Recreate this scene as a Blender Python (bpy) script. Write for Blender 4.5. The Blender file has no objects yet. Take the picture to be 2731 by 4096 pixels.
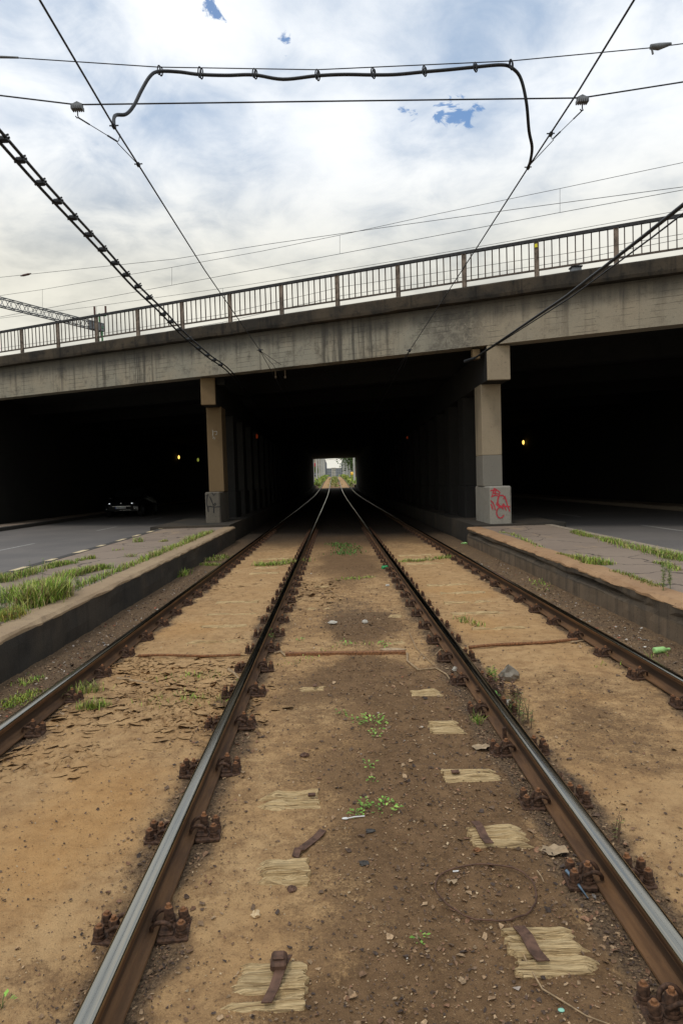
import bpy, math, random
import numpy as np
from mathutils import Vector, Matrix
random.seed(7); RNG = np.random.default_rng(11)
SC = bpy.context.scene
COL = SC.collection

# ------------------------------------------------------------------ camera model (metres; z = 0 at the rail tops)
RT = np.array([0.9994854697, -0.0105677181, -0.0302839755])
UP = np.array([0.0307137208, 0.0431988278, 0.9985942763])
FW = np.array([0.0092446305, 0.9990106029, -0.0435011747])
CAM = np.array([-0.15546, 0.0, 1.572095])
KD = 2731 / 1568.0
def ray(u, v):
    return (u * KD - 1365.5) / 2731 * RT - (v * KD - 2048) / 2731 * UP + FW
def gp(u, v, z=-.15):
    d = ray(u, v); return CAM + d * ((z - CAM[2]) / d[2])
def px(u, v, X):
    d = ray(u, v); return CAM + d * ((X - CAM[0]) / d[0])
def py(u, v, Y):
    d = ray(u, v); return CAM + d * (Y / d[1])
def inview(p, m=0):
    d = np.asarray(p) - CAM; z = d @ FW
    if z < .2: return False
    u = 1365.5 + 2731 * (d @ RT) / z; v = 2048 - 2731 * (d @ UP) / z
    return -m < u < 2731 + m and -m < v < 4096 + m

# ------------------------------------------------------------------ small helpers
def lin(r, g, b):
    f = lambda c: (c / 255 / 12.92) if c / 255 <= .04045 else ((c / 255 + .055) / 1.055) ** 2.4
    return (f(r), f(g), f(b), 1)
def tag(o, label=None, cat=None, group=None, kind=None):
    if label: o['label'] = label
    if cat: o['category'] = cat
    if group: o['group'] = group
    if kind: o['kind'] = kind
    return o
def empty(name, loc, label, cat, group=None, rz=0):
    o = bpy.data.objects.new(name, None); o.empty_display_size = .1
    o.location = loc; o.rotation_euler = (0, 0, rz); COL.objects.link(o)
    return tag(o, label, cat, group)
def link(name, me, mat=None, parent=None):
    o = bpy.data.objects.new(name, me)
    if mat is not None:
        for m in (mat if isinstance(mat, (list, tuple)) else [mat]): me.materials.append(m)
    if parent is not None: o.parent = parent
    COL.objects.link(o); return o
def copy_tree(o, parent=None):
    c = o.copy(); COL.objects.link(c)
    if parent is not None: c.parent = parent
    for ch in list(o.children): copy_tree(ch, c)
    return c
class MB:
    def __init__(s): s.v = []; s.f = []; s.mi = []; s.sm = []
    def add(s, vs, fs, mi=0, smooth=False):
        b = len(s.v); s.v += [tuple(map(float, p)) for p in vs]
        s.f += [tuple(b + i for i in f) for f in fs]; s.mi += [mi] * len(fs); s.sm += [smooth] * len(fs)
        return s
    def box(s, a, b, mi=0, bev=0):
        x0, y0, z0 = a; x1, y1, z1 = b
        if bev <= 0:
            vs = [(x0,y0,z0),(x1,y0,z0),(x1,y1,z0),(x0,y1,z0),(x0,y0,z1),(x1,y0,z1),(x1,y1,z1),(x0,y1,z1)]
            return s.add(vs, [(0,3,2,1),(4,5,6,7),(0,1,5,4),(1,2,6,5),(2,3,7,6),(3,0,4,7)], mi)
        vs = []; e = bev
        for (xx, yy, zz) in [(x, y, z) for z in (z0, z1) for y in (y0, y1) for x in (x0, x1)]:
            sx = e if xx == x0 else -e; sy = e if yy == y0 else -e; sz = e if zz == z0 else -e
            vs += [(xx, yy + sy, zz + sz), (xx + sx, yy, zz + sz), (xx + sx, yy + sy, zz)]
        c = lambda i, j: i * 3 + j
        F = [(c(0,0),c(4,0),c(6,0),c(2,0)),(c(1,0),c(3,0),c(7,0),c(5,0)),(c(0,1),c(1,1),c(5,1),c(4,1)),(c(2,1),c(6,1),c(7,1),c(3,1)),
             (c(0,2),c(2,2),c(3,2),c(1,2)),(c(4,2),c(5,2),c(7,2),c(6,2))]
        for a_, b_, ax in [(0,1,0),(2,3,0),(4,5,0),(6,7,0),(0,2,1),(1,3,1),(4,6,1),(5,7,1),(0,4,2),(1,5,2),(2,6,2),(3,7,2)]:
            j, k = [q for q in (0, 1, 2) if q != ax]
            F.append((c(a_, j), c(b_, j), c(b_, k), c(a_, k)))
        for i in range(8): F.append((c(i,0), c(i,1), c(i,2)))
        return s.add(vs, F, mi)
    def tube(s, pts, r, n=8, mi=0, cap=True, smooth=True):
        P = [Vector(p) for p in pts]; m = len(P); vs = []; fs = []
        rr = r if hasattr(r, '__len__') else [r] * m
        ref = None
        for i in range(m):
            t = (P[min(i + 1, m - 1)] - P[max(i - 1, 0)]); t = t.normalized() if t.length > 1e-9 else Vector((0, 0, 1))
            if ref is None:
                ref = t.orthogonal().normalized()
            else:
                ref = (ref - t * ref.dot(t)); ref = ref.normalized() if ref.length > 1e-6 else t.orthogonal().normalized()
            b = t.cross(ref)
            for k in range(n):
                a = 2 * math.pi * k / n
                vs.append(P[i] + (ref * math.cos(a) + b * math.sin(a)) * rr[i])
        for i in range(m - 1):
            for k in range(n):
                k2 = (k + 1) % n
                fs.append((i*n+k, i*n+k2, (i+1)*n+k2, (i+1)*n+k))
        s.add(vs, fs, mi, smooth)
        if cap:
            s.add(vs[:n], [tuple(range(n))[::-1]], mi); s.add(vs[-n:], [tuple(range(n))], mi)
        return s
    def cyl(s, c, r, h, n=12, mi=0, r2=None, rot=0, smooth=False):
        r2 = r if r2 is None else r2; vs = []
        for (rad, z) in ((r, 0), (r2, h)):
            for k in range(n):
                a = 2 * math.pi * k / n + rot
                vs.append((c[0] + rad * math.cos(a), c[1] + rad * math.sin(a), c[2] + z))
        fs = [(k, (k+1) % n, n + (k+1) % n, n + k) for k in range(n)]
        s.add(vs, fs, mi, smooth); s.add(vs[:n], [tuple(range(n))[::-1]], mi); s.add(vs[n:], [tuple(range(n))], mi)
        return s
    def ball(s, c, r, n=10, m=6, mi=0, sc=(1,1,1)):
        vs = []
        for i in range(m + 1):
            th = math.pi * i / m
            for k in range(n):
                a = 2 * math.pi * k / n
                vs.append((c[0]+r*sc[0]*math.sin(th)*math.cos(a), c[1]+r*sc[1]*math.sin(th)*math.sin(a), c[2]+r*sc[2]*math.cos(th)))
        fs = [(i*n+k, (i+1)*n+k, (i+1)*n+(k+1) % n, i*n+(k+1) % n) for i in range(m) for k in range(n)]
        return s.add(vs, fs, mi, True)
    def extrude_y(s, prof, Y, zf=None, xf=None, mi=None, smooth=False, closed=True):
        """sweep an (x,z) profile along a list of Y"""
        n = len(prof); vs = []
        for y in Y:
            dz = zf(y) if zf else 0; dx = xf(y) if xf else 0
            vs += [(p[0] + dx, y, p[1] + dz) for p in prof]
        fs = []; ms = []
        for i in range(len(Y) - 1):
            for k in range(n if closed else n - 1):
                fs.append((i*n+k, i*n+(k+1) % n, (i+1)*n+(k+1) % n, (i+1)*n+k)); ms.append(mi[k] if mi else 0)
        b = len(s.v); s.add(vs, fs, 0, smooth); s.mi[-len(fs):] = ms
        if closed:
            s.add(vs[:n], [tuple(range(n))[::-1]]); s.add(vs[-n:], [tuple(range(n))])
        return s
    def xf(s, M, start=0):
        s.v[start:] = [tuple(M @ Vector(p)) for p in s.v[start:]]; return s
    def mesh(s, name):
        me = bpy.data.meshes.new(name); me.from_pydata(s.v, [], s.f); me.update()
        me.polygons.foreach_set('material_index', s.mi); me.polygons.foreach_set('use_smooth', s.sm)
        me.update(); return me
    def build(s, name, mat, parent=None): return link(name, s.mesh(name), mat, parent)
def npmesh(name, V, F, mat, parent=None, col=None, smooth=False):
    me = bpy.data.meshes.new(name)
    V = np.asarray(V, np.float32); F = np.asarray(F, np.int32); k = F.shape[1]
    me.vertices.add(len(V)); me.vertices.foreach_set('co', V.ravel())
    me.loops.add(F.size); me.loops.foreach_set('vertex_index', F.ravel())
    me.polygons.add(len(F)); me.polygons.foreach_set('loop_start', np.arange(0, F.size, k, dtype=np.int32))
    me.polygons.foreach_set('use_smooth', np.full(len(F), smooth))
    me.update(calc_edges=True); me.validate()
    if col is not None:
        c = np.ones((len(V), 4), np.float32); c[:, :3] = col
        at = me.color_attributes.new('tint', 'FLOAT_COLOR', 'POINT'); at.data.foreach_set('color', c.ravel())
    return link(name, me, mat, parent)

# ------------------------------------------------------------------ numpy noise
def vnoise(x, y, seed=0):
    xi = np.floor(x).astype(np.int64); yi = np.floor(y).astype(np.int64); fx = x - xi; fy = y - yi
    fx = fx*fx*(3-2*fx); fy = fy*fy*(3-2*fy)
    def h(a, b):
        n = (a * 374761393 + b * 668265263 + seed * 974711) & 0xffffffff
        n = ((n ^ (n >> 13)) * 1274126177) & 0xffffffff
        return ((n ^ (n >> 16)) & 0xffff) / 65535.0
    return (h(xi,yi)*(1-fx)+h(xi+1,yi)*fx)*(1-fy) + (h(xi,yi+1)*(1-fx)+h(xi+1,yi+1)*fx)*fy
def fbm(x, y, o=4, seed=0):
    a = 0; w = .5; t = 0
    for i in range(o):
        a = a + w * vnoise(x, y, seed + i); t += w; x = x*2.03+3.1; y = y*2.03+1.7; w *= .5
    return a / t
def voro_edge(x, y, seed=0):
    xi = np.floor(x).astype(np.int64); yi = np.floor(y).astype(np.int64)
    f1 = np.full(x.shape, 9.); f2 = np.full(x.shape, 9.); idc = np.zeros(x.shape)
    for dx in (-1, 0, 1):
        for dy in (-1, 0, 1):
            a = xi + dx; b = yi + dy
            n = (a * 374761393 + b * 668265263 + seed * 7919) & 0xffffffff
            n = ((n ^ (n >> 13)) * 1274126177) & 0xffffffff; n = n ^ (n >> 16)
            px_ = a + .1 + .8 * ((n & 0xff) / 255.); py_ = b + .1 + .8 * (((n >> 8) & 0xff) / 255.)
            d = np.hypot(px_ - x, py_ - y)
            nw = d < f1
            f2 = np.where(nw, f1, np.minimum(f2, d)); f1 = np.where(nw, d, f1); idc = np.where(nw, ((n >> 16) & 0xff) / 255., idc)
    return f2 - f1, idc

# ------------------------------------------------------------------ track profile
ZP = [(-30,0),(0,0),(40,0),(60,.04),(80,.16),(94,.37),(112,.76),(143,1.57),(181,2.43),(235,3.45),(270,3.98),(300,4.2),(330,4.25),(420,3.2),(700,0),(2600,0)]
def zt(y): return np.interp(y, [p[0] for p in ZP], [p[1] for p in ZP])

# ------------------------------------------------------------------ materials
class NT:
    def __init__(s, name):
        s.m = bpy.data.materials.new(name); s.m.use_nodes = True; s.t = s.m.node_tree
        s.b = s.t.nodes['Principled BSDF']
    def n(s, typ, **kw):
        nd = s.t.nodes.new('ShaderNode' + typ)
        for k, v in kw.items():
            if k in nd.bl_rna.properties and k not in nd.inputs: setattr(nd, k, v)
            else: s.set(nd.inputs[k], v)
        return nd
    def set(s, inp, v):
        if hasattr(v, 'is_linked') or hasattr(v, 'links'): s.t.links.new(v, inp)
        else: inp.default_value = v
    def pos(s, sc=(1,1,1), rot=(0,0,0)):
        tc = s.n('TexCoord'); mp = s.n('Mapping'); s.t.links.new(tc.outputs['Object'], mp.inputs['Vector'])
        mp.inputs['Scale'].default_value = sc; mp.inputs['Rotation'].default_value = rot; return mp.outputs[0]
    def noise(s, vec, scale, detail=5, rough=.6, dist=0):
        nd = s.n('TexNoise', Scale=scale, Detail=detail, Roughness=rough, Distortion=dist)
        if vec is not None: s.t.links.new(vec, nd.inputs['Vector'])
        return nd.outputs['Fac']
    def ramp(s, fac, a, b, ca=0, cb=1):
        r = s.n('MapRange'); r.interpolation_type = 'SMOOTHSTEP'
        s.set(r.inputs['Value'], fac); s.set(r.inputs['From Min'], a); s.set(r.inputs['From Max'], b)
        s.set(r.inputs['To Min'], ca); s.set(r.inputs['To Max'], cb); return r.outputs[0]
    def mix(s, fac, a, b, mode='MIX'):
        m = s.n('Mix', data_type='RGBA', blend_type=mode)
        s.set(m.inputs[0], fac); s.set(m.inputs[6], a); s.set(m.inputs[7], b); return m.outputs[2]
    def math(s, op, a, b=0):
        m = s.n('Math', operation=op); s.set(m.inputs[0], a); s.set(m.inputs[1], b); return m.outputs[0]
    def attr(s, name):
        return s.n('Attribute', attribute_name=name)
    def bump(s, h, strength=.5, dist=.01):
        b = s.n('Bump', Strength=strength, Distance=dist); s.set(b.inputs['Height'], h)
        s.t.links.new(b.outputs[0], s.b.inputs['Normal']); return b
    def out(s, color=None, rough=None, metal=None, spec=None):
        if color is not None: s.set(s.b.inputs['Base Color'], color)
        if rough is not None: s.set(s.b.inputs['Roughness'], rough)
        if metal is not None: s.set(s.b.inputs['Metallic'], metal)
        if spec is not None: s.b.inputs['Specular IOR Level'].default_value = spec
        return s.m
def simple(name, c, rough=.7, metal=0, var=.25, scale=30, bump=0, spec=.4):
    t = NT(name); p = t.pos(); f = t.noise(p, scale, 4)
    d = tuple(x * (1 - var) for x in c[:3]) + (1,); l = tuple(min(1, x * (1 + var)) for x in c[:3]) + (1,)
    t.out(t.mix(t.ramp(f, .3, .7), d, l), rough, metal, spec)
    if bump: t.bump(f, bump, .004)
    return t.m
def emit(name, c, s):
    t = NT(name); t.out(c, .5); t.b.inputs['Emission Color'].default_value = c; t.b.inputs['Emission Strength'].default_value = s; return t.m
def tinted(name, rough=.85, var=.3, scale=60, trans=0, spec=.3):
    t = NT(name); a = t.attr('tint').outputs['Color']; f = t.noise(t.pos(), scale, 3)
    c = t.mix(1, a, t.mix(t.ramp(f, .3, .7), (1-var,)*3+(1,), (1+var,)*3+(1,)), 'MULTIPLY')
    t.out(c, rough, 0, spec)
    if trans: t.b.inputs['Subsurface Weight'].default_value = 0
    return t.m

def mat_dirt():
    t = NT('dirt'); a = t.attr('soil'); sep = t.n('SeparateColor'); t.t.links.new(a.outputs['Color'], sep.inputs[0])
    dark, orange, litter = sep.outputs[0], sep.outputs[1], sep.outputs[2]
    p = t.pos(); big = t.noise(p, 1.3, 6, .6); mid = t.noise(p, 9, 6, .65); fine = t.noise(p, 70, 4, .7); vf = t.noise(p, 260, 3, .6)
    sand = t.mix(t.ramp(big, .3, .7), (.455,.278,.128,1), (.525,.342,.170,1))
    sand = t.mix(t.ramp(mid, .35, .75), sand, (.345,.205,.096,1))
    sand = t.mix(t.math('MULTIPLY', orange, .75), sand, (.50,.26,.085,1))
    brown = t.mix(t.ramp(mid, .3, .7), (.118,.069,.035,1), (.225,.136,.069,1))
    dsel = t.math('ADD', dark, t.math('MULTIPLY', t.math('SUBTRACT', mid, .5), 1.3))
    dsel = t.math('ADD', dsel, t.math('MULTIPLY', t.math('SUBTRACT', fine, .5), 1.3))
    dsel = t.math('ADD', dsel, t.math('MULTIPLY', t.math('SUBTRACT', t.noise(p, 28, 5, .7), .5), .8))
    c = t.mix(t.ramp(dsel, .10, 1.0), sand, brown)
    lit = t.mix(t.ramp(fine, .35, .65), (.075,.050,.032,1), (.225,.150,.088,1))
    lsel = t.math('ADD', litter, t.math('MULTIPLY', t.math('SUBTRACT', mid, .5), .5))
    c = t.mix(t.ramp(lsel, .3, .75), c, lit)
    c = t.mix(t.math('MULTIPLY', a.outputs['Alpha'], .85), c, (.036,.030,.025,1))  # near-black mix: underpass shade painted onto the soil
    spk = t.noise(p, 120, 2, .5); c = t.mix(t.ramp(spk, .62, .71, 0, .5), c, (.075,.045,.028,1))
    spk2 = t.noise(t.pos((1.3, 1.1, 1), (0, 0, .7)), 150, 2, .5); c = t.mix(t.ramp(spk2, .68, .74, 0, .6), c, (.56,.42,.26,1))
    c = t.mix(1, c, t.mix(vf, (.72,.72,.72,1), (1.28,1.28,1.28,1)), 'MULTIPLY')
    h = t.math('ADD', t.math('MULTIPLY', fine, .7), t.math('ADD', t.math('MULTIPLY', vf, .35), t.math('MULTIPLY', mid, 1.0)))
    t.bump(h, .9, .016); return t.out(c, .95, 0, .15)

def mat_concrete(name, base, dark, warm, streak=.6, pits=True, lines=0, sc=1, rough=.9, topdark=None, patch=.5, girder=False, lowz=None):
    t = NT(name); p = t.pos((sc, sc, sc)); big = t.noise(p, .55, 5, .6, .4); mid = t.noise(p, 3.2, 7, .7); fine = t.noise(p, 45, 5, .7)
    st = t.noise(t.pos((2.2, 2.2, .10)), 2.0, 6, .65)
    c = t.mix(t.ramp(big, .35, .68), base, warm)
    c = t.mix(t.ramp(mid, .47, .75, 0, patch), c, dark)
    c = t.mix(t.math('MULTIPLY', t.ramp(st, .52, .72), streak), c, dark)
    if girder:
        tc = t.n('TexCoord'); sx = t.n('SeparateXYZ'); t.t.links.new(tc.outputs['Object'], sx.inputs[0])
        xx = t.math('ADD', sx.outputs[0], t.math('MULTIPLY', t.math('SUBTRACT', mid, .5), .9))
        def band_(c0, w_): return t.ramp(t.math('ABSOLUTE', t.math('SUBTRACT', xx, c0)), w_*.3, w_, 1, 0)
        st2 = t.noise(t.pos((5, 5, .16)), 2.4, 5, .7)
        run = t.math('MULTIPLY', t.math('ADD', band_(.35, 1.1), band_(-6.3, .7)), t.ramp(st2, .46, .6))
        c = t.mix(t.math('MULTIPLY', run, .7), c, (.045,.042,.038,1))
        c = t.mix(t.math('MULTIPLY', band_(3.1, 1.0), t.ramp(t.noise(p, 7, 6, .75), .40, .6, .2, .85)), c, (.13,.118,.10,1))
        c = t.mix(t.math('MULTIPLY', t.ramp(xx, 3.4, 4.4), .45), c, (.33,.275,.20,1))
        c = t.mix(t.math('MULTIPLY', t.ramp(t.math('ADD', sx.outputs[2], t.math('MULTIPLY', st, .7)), 5.75, 6.35), .8), c, (.075,.07,.064,1))  # top band darkened: parapet shade painted in, together with dirt run-off
    if lowz is not None:
        tc = t.n('TexCoord'); sx = t.n('SeparateXYZ'); t.t.links.new(tc.outputs['Object'], sx.inputs[0])
        lw = t.math('MULTIPLY', t.ramp(t.math('ADD', sx.outputs[2], t.math('MULTIPLY', t.math('SUBTRACT', mid, .5), .06)), .235, .20, 0, 1), t.ramp(st, .35, .6, 1, .35))
        c = t.mix(lw, c, lowz)
    if pits:
        pv = t.noise(t.pos((1, 1, 1.6)), 16, 4, .75); c = t.mix(t.ramp(pv, .60, .72, 0, .75), c, tuple(x*.45 for x in dark[:3])+(1,))
    c = t.mix(1, c, t.mix(fine, (.72,.72,.72,1), (1.25,1.25,1.25,1)), 'MULTIPLY')
    h = t.math('ADD', fine, t.math('MULTIPLY', mid, .8))
    if lines:
        w = t.n('TexWave', wave_type='BANDS', bands_direction='Z', Scale=lines, Distortion=.35); w.inputs['Detail'].default_value = 2
        t.t.links.new(t.pos(), w.inputs['Vector'])
        ln = t.ramp(w.outputs['Fac'], .0, .05, 1, 0); brk = t.ramp(t.noise(p, 1.7, 3), .45, .6)
        ln = t.math('MULTIPLY', ln, brk); c = t.mix(t.math('MULTIPLY', ln, .6), c, tuple(x*.5 for x in dark[:3])+(1,))
    t.bump(h, .5, .012); return t.out(c, rough, 0, .25)

def mat_asphalt(name, a, b, dusty=None, crack=True):
    t = NT(name); p = t.pos(); big = t.noise(p, .5, 5, .6); fine = t.noise(p, 130, 3, .7); mid = t.noise(p, 6, 6, .65)
    c = t.mix(t.ramp(big, .35, .65), a, b)
    if dusty is not None:
        c = t.mix(t.ramp(t.noise(t.pos((1, .35, 1)), 1.6, 6, .65), .55, .75, 0, .75), c, dusty)
    if crack:
        v = t.n('TexVoronoi', feature='DISTANCE_TO_EDGE', Scale=.75); wp = t.n('VectorMath', operation='ADD')
        nz = t.n('TexNoise', Scale=2.5, Detail=5); t.t.links.new(p, nz.inputs['Vector'])
        sv = t.n('VectorMath', operation='SCALE'); t.t.links.new(nz.outputs['Color'], sv.inputs[0]); sv.inputs['Scale'].default_value = .45
        t.t.links.new(p, wp.inputs[0]); t.t.links.new(sv.outputs[0], wp.inputs[1]); t.t.links.new(wp.outputs[0], v.inputs['Vector'])
        c = t.mix(t.ramp(v.outputs['Distance'], .004, .016, .8, 0), c, (.03,.024,.02,1))
    c = t.mix(1, c, t.mix(fine, (.6,.6,.6,1), (1.4,1.4,1.4,1)), 'MULTIPLY')
    c = t.mix(t.ramp(mid, .55, .8, 0, .35), c, tuple(x*.5 for x in a[:3])+(1,))
    t.bump(fine, .35, .006); return t.out(c, .85, 0, .3)

def mat_rail_rust():
    t = NT('rail_rust'); p = t.pos((1, .12, 1)); f = t.noise(p, 26, 6, .65); g = t.noise(t.pos(), 90, 4, .7); b = t.noise(t.pos((1, .3, 1)), 3, 4)
    c = t.mix(t.ramp(f, .3, .72), (.085,.046,.025,1), (.19,.100,.046,1))
    c = t.mix(t.ramp(b, .45, .75, 0, .55), c, (.225,.115,.046,1))
    c = t.mix(t.ramp(g, .6, .75, 0, .6), c, (.03,.02,.016,1)); tc = t.n('TexCoord'); sx = t.n('SeparateXYZ'); t.t.links.new(tc.outputs['Object'], sx.inputs[0]); c = t.mix(t.ramp(t.math('ABSOLUTE', t.math('ADD', sx.outputs[2], .078)), .02, .052, .72, 0), c, (.028,.021,.017,1)); t.bump(g, .3, .004); return t.out(c, .75, .1, .3)  # web band darkened: shade below the head painted in, with black grease
def mat_rail_head():
    t = NT('rail_steel'); p = t.pos((60, .5, 1)); f = t.noise(p, 2.2, 4, .6); g = t.noise(t.pos((1, .2, 1)), 5, 5)
    c = t.mix(f, (.23,.215,.18,1), (.46,.425,.345,1)); c = t.mix(t.ramp(g, .5, .75, 0, .5), c, (.22,.21,.20,1))
    t.out(c, t.ramp(f, .2, .8, .08, .20), 1.0); return t.m
def mat_wood():
    t = NT('weathered_wood'); a = t.noise(t.pos((.55, 14, 3)), 9, 6, .65); b = t.noise(t.pos((.4, 30, 8)), 12, 4, .6); d = t.noise(t.pos(), 14, 5, .7)
    c = t.mix(t.ramp(a, .32, .68), (.42,.295,.15,1), (.72,.55,.305,1)); c = t.mix(t.ramp(b, .50, .66, 0, .75), c, (.13,.08,.042,1))
    c = t.mix(t.ramp(d, .54, .70, 0, .6), c, (.34,.22,.11,1)); t.bump(t.math('ADD', a, b), .8, .012); return t.out(c, .9, 0, .2)

M = {}
M['dirt'] = mat_dirt()
M['rust'] = mat_rail_rust(); M['steel'] = mat_rail_head(); M['wood'] = mat_wood()
M['bolt'] = simple('rusty_iron', (.075,.040,.024,1), .8, .1, .55, 55, .5)
M['bolt_orange'] = simple('orange_rust', (.21,.095,.040,1), .85, .05, .5, 60, .5)
M['strap'] = simple('rusty_strap', (.115,.062,.040,1), .7, .25, .4, 30, .3)
M['girder'] = mat_concrete('girder_concrete', (.285,.268,.215,1), (.08,.072,.059,1), (.335,.29,.215,1), .8, True, 2.2, girder=True, patch=.75)
M['fascia'] = mat_concrete('weathered_parapet', (.036,.032,.027,1), (.014,.0135,.013,1), (.085,.066,.046,1), .8, True, 0, 1.5, .9, None, .8)
M['col_beige'] = mat_concrete('beige_concrete', (.32,.26,.182,1), (.17,.135,.095,1), (.35,.285,.195,1), .5, True, 0, 1, .9, None, .4)
M['col_ochre'] = mat_concrete('ochre_concrete', (.165,.112,.058,1), (.09,.06,.034,1), (.19,.13,.068,1), .25, False, 0, 1, .9, None, .3)
M['col_grey'] = mat_concrete('grey_painted_concrete', (.20,.187,.16,1), (.12,.11,.095,1), (.22,.203,.172,1), .3, True, 0, 1, .9, None, .3)
M['plinth'] = mat_concrete('plinth_concrete', (.27,.255,.222,1), (.12,.11,.095,1), (.30,.28,.235,1), .4, True, 0)
M['plinth_dark'] = mat_concrete('dark_plinth', (.12,.108,.088,1), (.04,.036,.031,1), (.15,.128,.10,1), .7, True, 0)  # darker concrete tone for the left column's plinth
M['shade_dark'] = mat_concrete('shade_dark_concrete', (.020,.019,.0175,1), (.011,.011,.010,1), (.026,.024,.021,1), .3, False, 0)  # near-black colour: underpass shade put into inner columns and cap beams
M['under'] = mat_concrete('soffit_concrete', (.022,.021,.020,1), (.012,.012,.011,1), (.026,.025,.022,1), .3, False, 0)  # kept almost black so the tunnel shade sits in soffit and walls
M['wallface'] = mat_concrete('dark_wall_concrete', (.042,.038,.033,1), (.016,.0155,.015,1), (.075,.060,.044,1), .7, True, 0)  # dark grey-brown tone of the left wall and the ledges
M['wallface_r'] = mat_concrete('stained_wall_concrete', (.085,.070,.054,1), (.026,.024,.021,1), (.125,.094,.064,1), .8, True, 0, lowz=(.185,.135,.09,1))
M['coping'] = mat_concrete('coping_concrete', (.33,.235,.145,1), (.17,.125,.085,1), (.37,.27,.165,1), .1, True, 0, 2)
M['coping_r'] = mat_concrete('rusty_coping', (.36,.215,.115,1), (.17,.105,.065,1), (.42,.26,.14,1), .1, True, 0, 3)
M['pave'] = mat_asphalt('pavement_asphalt', (.225,.172,.132,1), (.268,.208,.158,1), (.42,.30,.175,1))
M['road'] = mat_asphalt('road_asphalt', (.135,.125,.118,1), (.165,.15,.138,1), None, False)
M['kerb'] = simple('kerb_stone', (.30,.245,.185,1), .9, 0, .25, 20, .3)
M['kerb_dark'] = simple('dark_kerb', (.06,.055,.05,1), .9, 0, .3, 20, .3)
M['paint'] = simple('road_paint', (.62,.50,.31,1), .8, 0, .2, 25)
M['paint_pale'] = simple('worn_paint', (.30,.29,.27,1), .85, 0, .3, 18)
M['black'] = simple('black_cable', (.012,.014,.017,1), .5, 0, .2, 20)
M['wire'] = simple('dark_wire', (.016,.018,.022,1), .5, .2, .2, 20)
M['railing'] = simple('weathered_railing', (.085,.065,.052,1), .75, .1, .5, 14, .3)
M['railing_dark'] = simple('dark_handrail', (.028,.028,.030,1), .65, .1, .4, 14)
M['post'] = simple('rusty_post', (.19,.15,.118,1), .8, .1, .5, 6, .3)
M['yellow'] = simple('yellow_sticker', (.75,.68,.02,1), .5, 0, .05, 20)
M['galv'] = simple('galvanised_steel', (.17,.18,.19,1), .6, .2, .25, 12)
M['pole'] = simple('pale_pole', (.48,.48,.44,1), .7, 0, .15, 4)
M['green'] = simple('green_paint', (.06,.28,.10,1), .55, 0, .3, 9)
M['insul'] = simple('brown_insulator', (.10,.045,.035,1), .35, 0, .2, 20)
M['grass'] = tinted('grass_blades', .7, .25, 25); M['leaf'] = tinted('leaf_green', .65, .25, 25)
M['chips'] = tinted('litter_chips', .9, .3, 90); M['mud'] = tinted('mud_flakes', .95, .25, 60, 0, .1)
M['red'] = simple('red_spray_paint', (.42,.03,.045,1), .6, 0, .25, 30)
M['blackspray'] = simple('black_spray_paint', (.02,.019,.018,1), .7, 0, .3, 30)
M['chalk'] = simple('pale_scribble', (.42,.44,.42,1), .9, 0, .3, 30)
M['carblack'] = simple('black_car_paint', (.008,.009,.011,1), .25, 0, .1, 5, 0, .6)
M['glass'] = simple('dark_glass', (.01,.012,.014,1), .08, 0, .1, 5, 0, .6)
M['tyre'] = simple('tyre_rubber', (.012,.012,.012,1), .8, 0, .2, 30)
M['chrome'] = simple('chrome', (.6,.6,.6,1), .15, 1, .05, 5)
M['white'] = simple('white_plastic', (.72,.72,.70,1), .5, 0, .08, 30)
M['plate'] = simple('number_plate', (.62,.64,.66,1), .5, 0, .05, 30)
M['lampglow'] = emit('lamp_glow', (1, .62, .12, 1), 2.2); M['lampdim'] = emit('dim_lamp_glow', (.55, .6, .10, 1), .35)
M['redglow'] = emit('red_signal_glow', (.8, .10, .02, 1), .06); M['headlight'] = emit('headlight_glow', (.9, .95, 1, 1), .8)
M['paper'] = simple('crumpled_paper', (.48,.45,.39,1), .8, 0, .12, 40)
M['card'] = simple('dirty_card', (.36,.265,.165,1), .9, 0, .2, 30)
M['greencan'] = simple('green_can', (.05,.35,.13,1), .35, .3, .2, 20)
M['plasticgreen'] = simple('green_plastic', (.35,.62,.22,1), .4, 0, .15, 20)
M['stick'] = simple('dry_stick', (.32,.225,.13,1), .9, 0, .3, 40, .3)
M['stone'] = simple('pale_stone', (.62,.47,.28,1), .8, 0, .12, 30)
M['tarp'] = simple('grey_plastic_bag', (.19,.165,.13,1), .6, 0, .25, 12)
M['blue'] = simple('blue_metal', (.12,.17,.22,1), .35, .6, .3, 30)

# ================================================================== SETTING
# ---- ground sheet to the horizon
def ground_sheet():
    X = np.array([-1500,-400,-120,-40,-16.5,-14,0,14,16.5,40,120,400,1500.]); Y = np.array([-200,-30,0,20,40,60,80,94,112,143,181,235,270,300,330,420,700,1200,2600.])
    V = [(x, y, zt(y) - .45) for y in Y for x in X]; n = len(X)
    F = [(j*n+i, j*n+i+1, (j+1)*n+i+1, (j+1)*n+i) for j in range(len(Y)-1) for i in range(n-1)]
    o = npmesh('ground', V, F, simple('far_ground', (.10,.095,.06,1), .95, 0, .4, 2)); tag(o, kind='structure')
ground_sheet()

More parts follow.
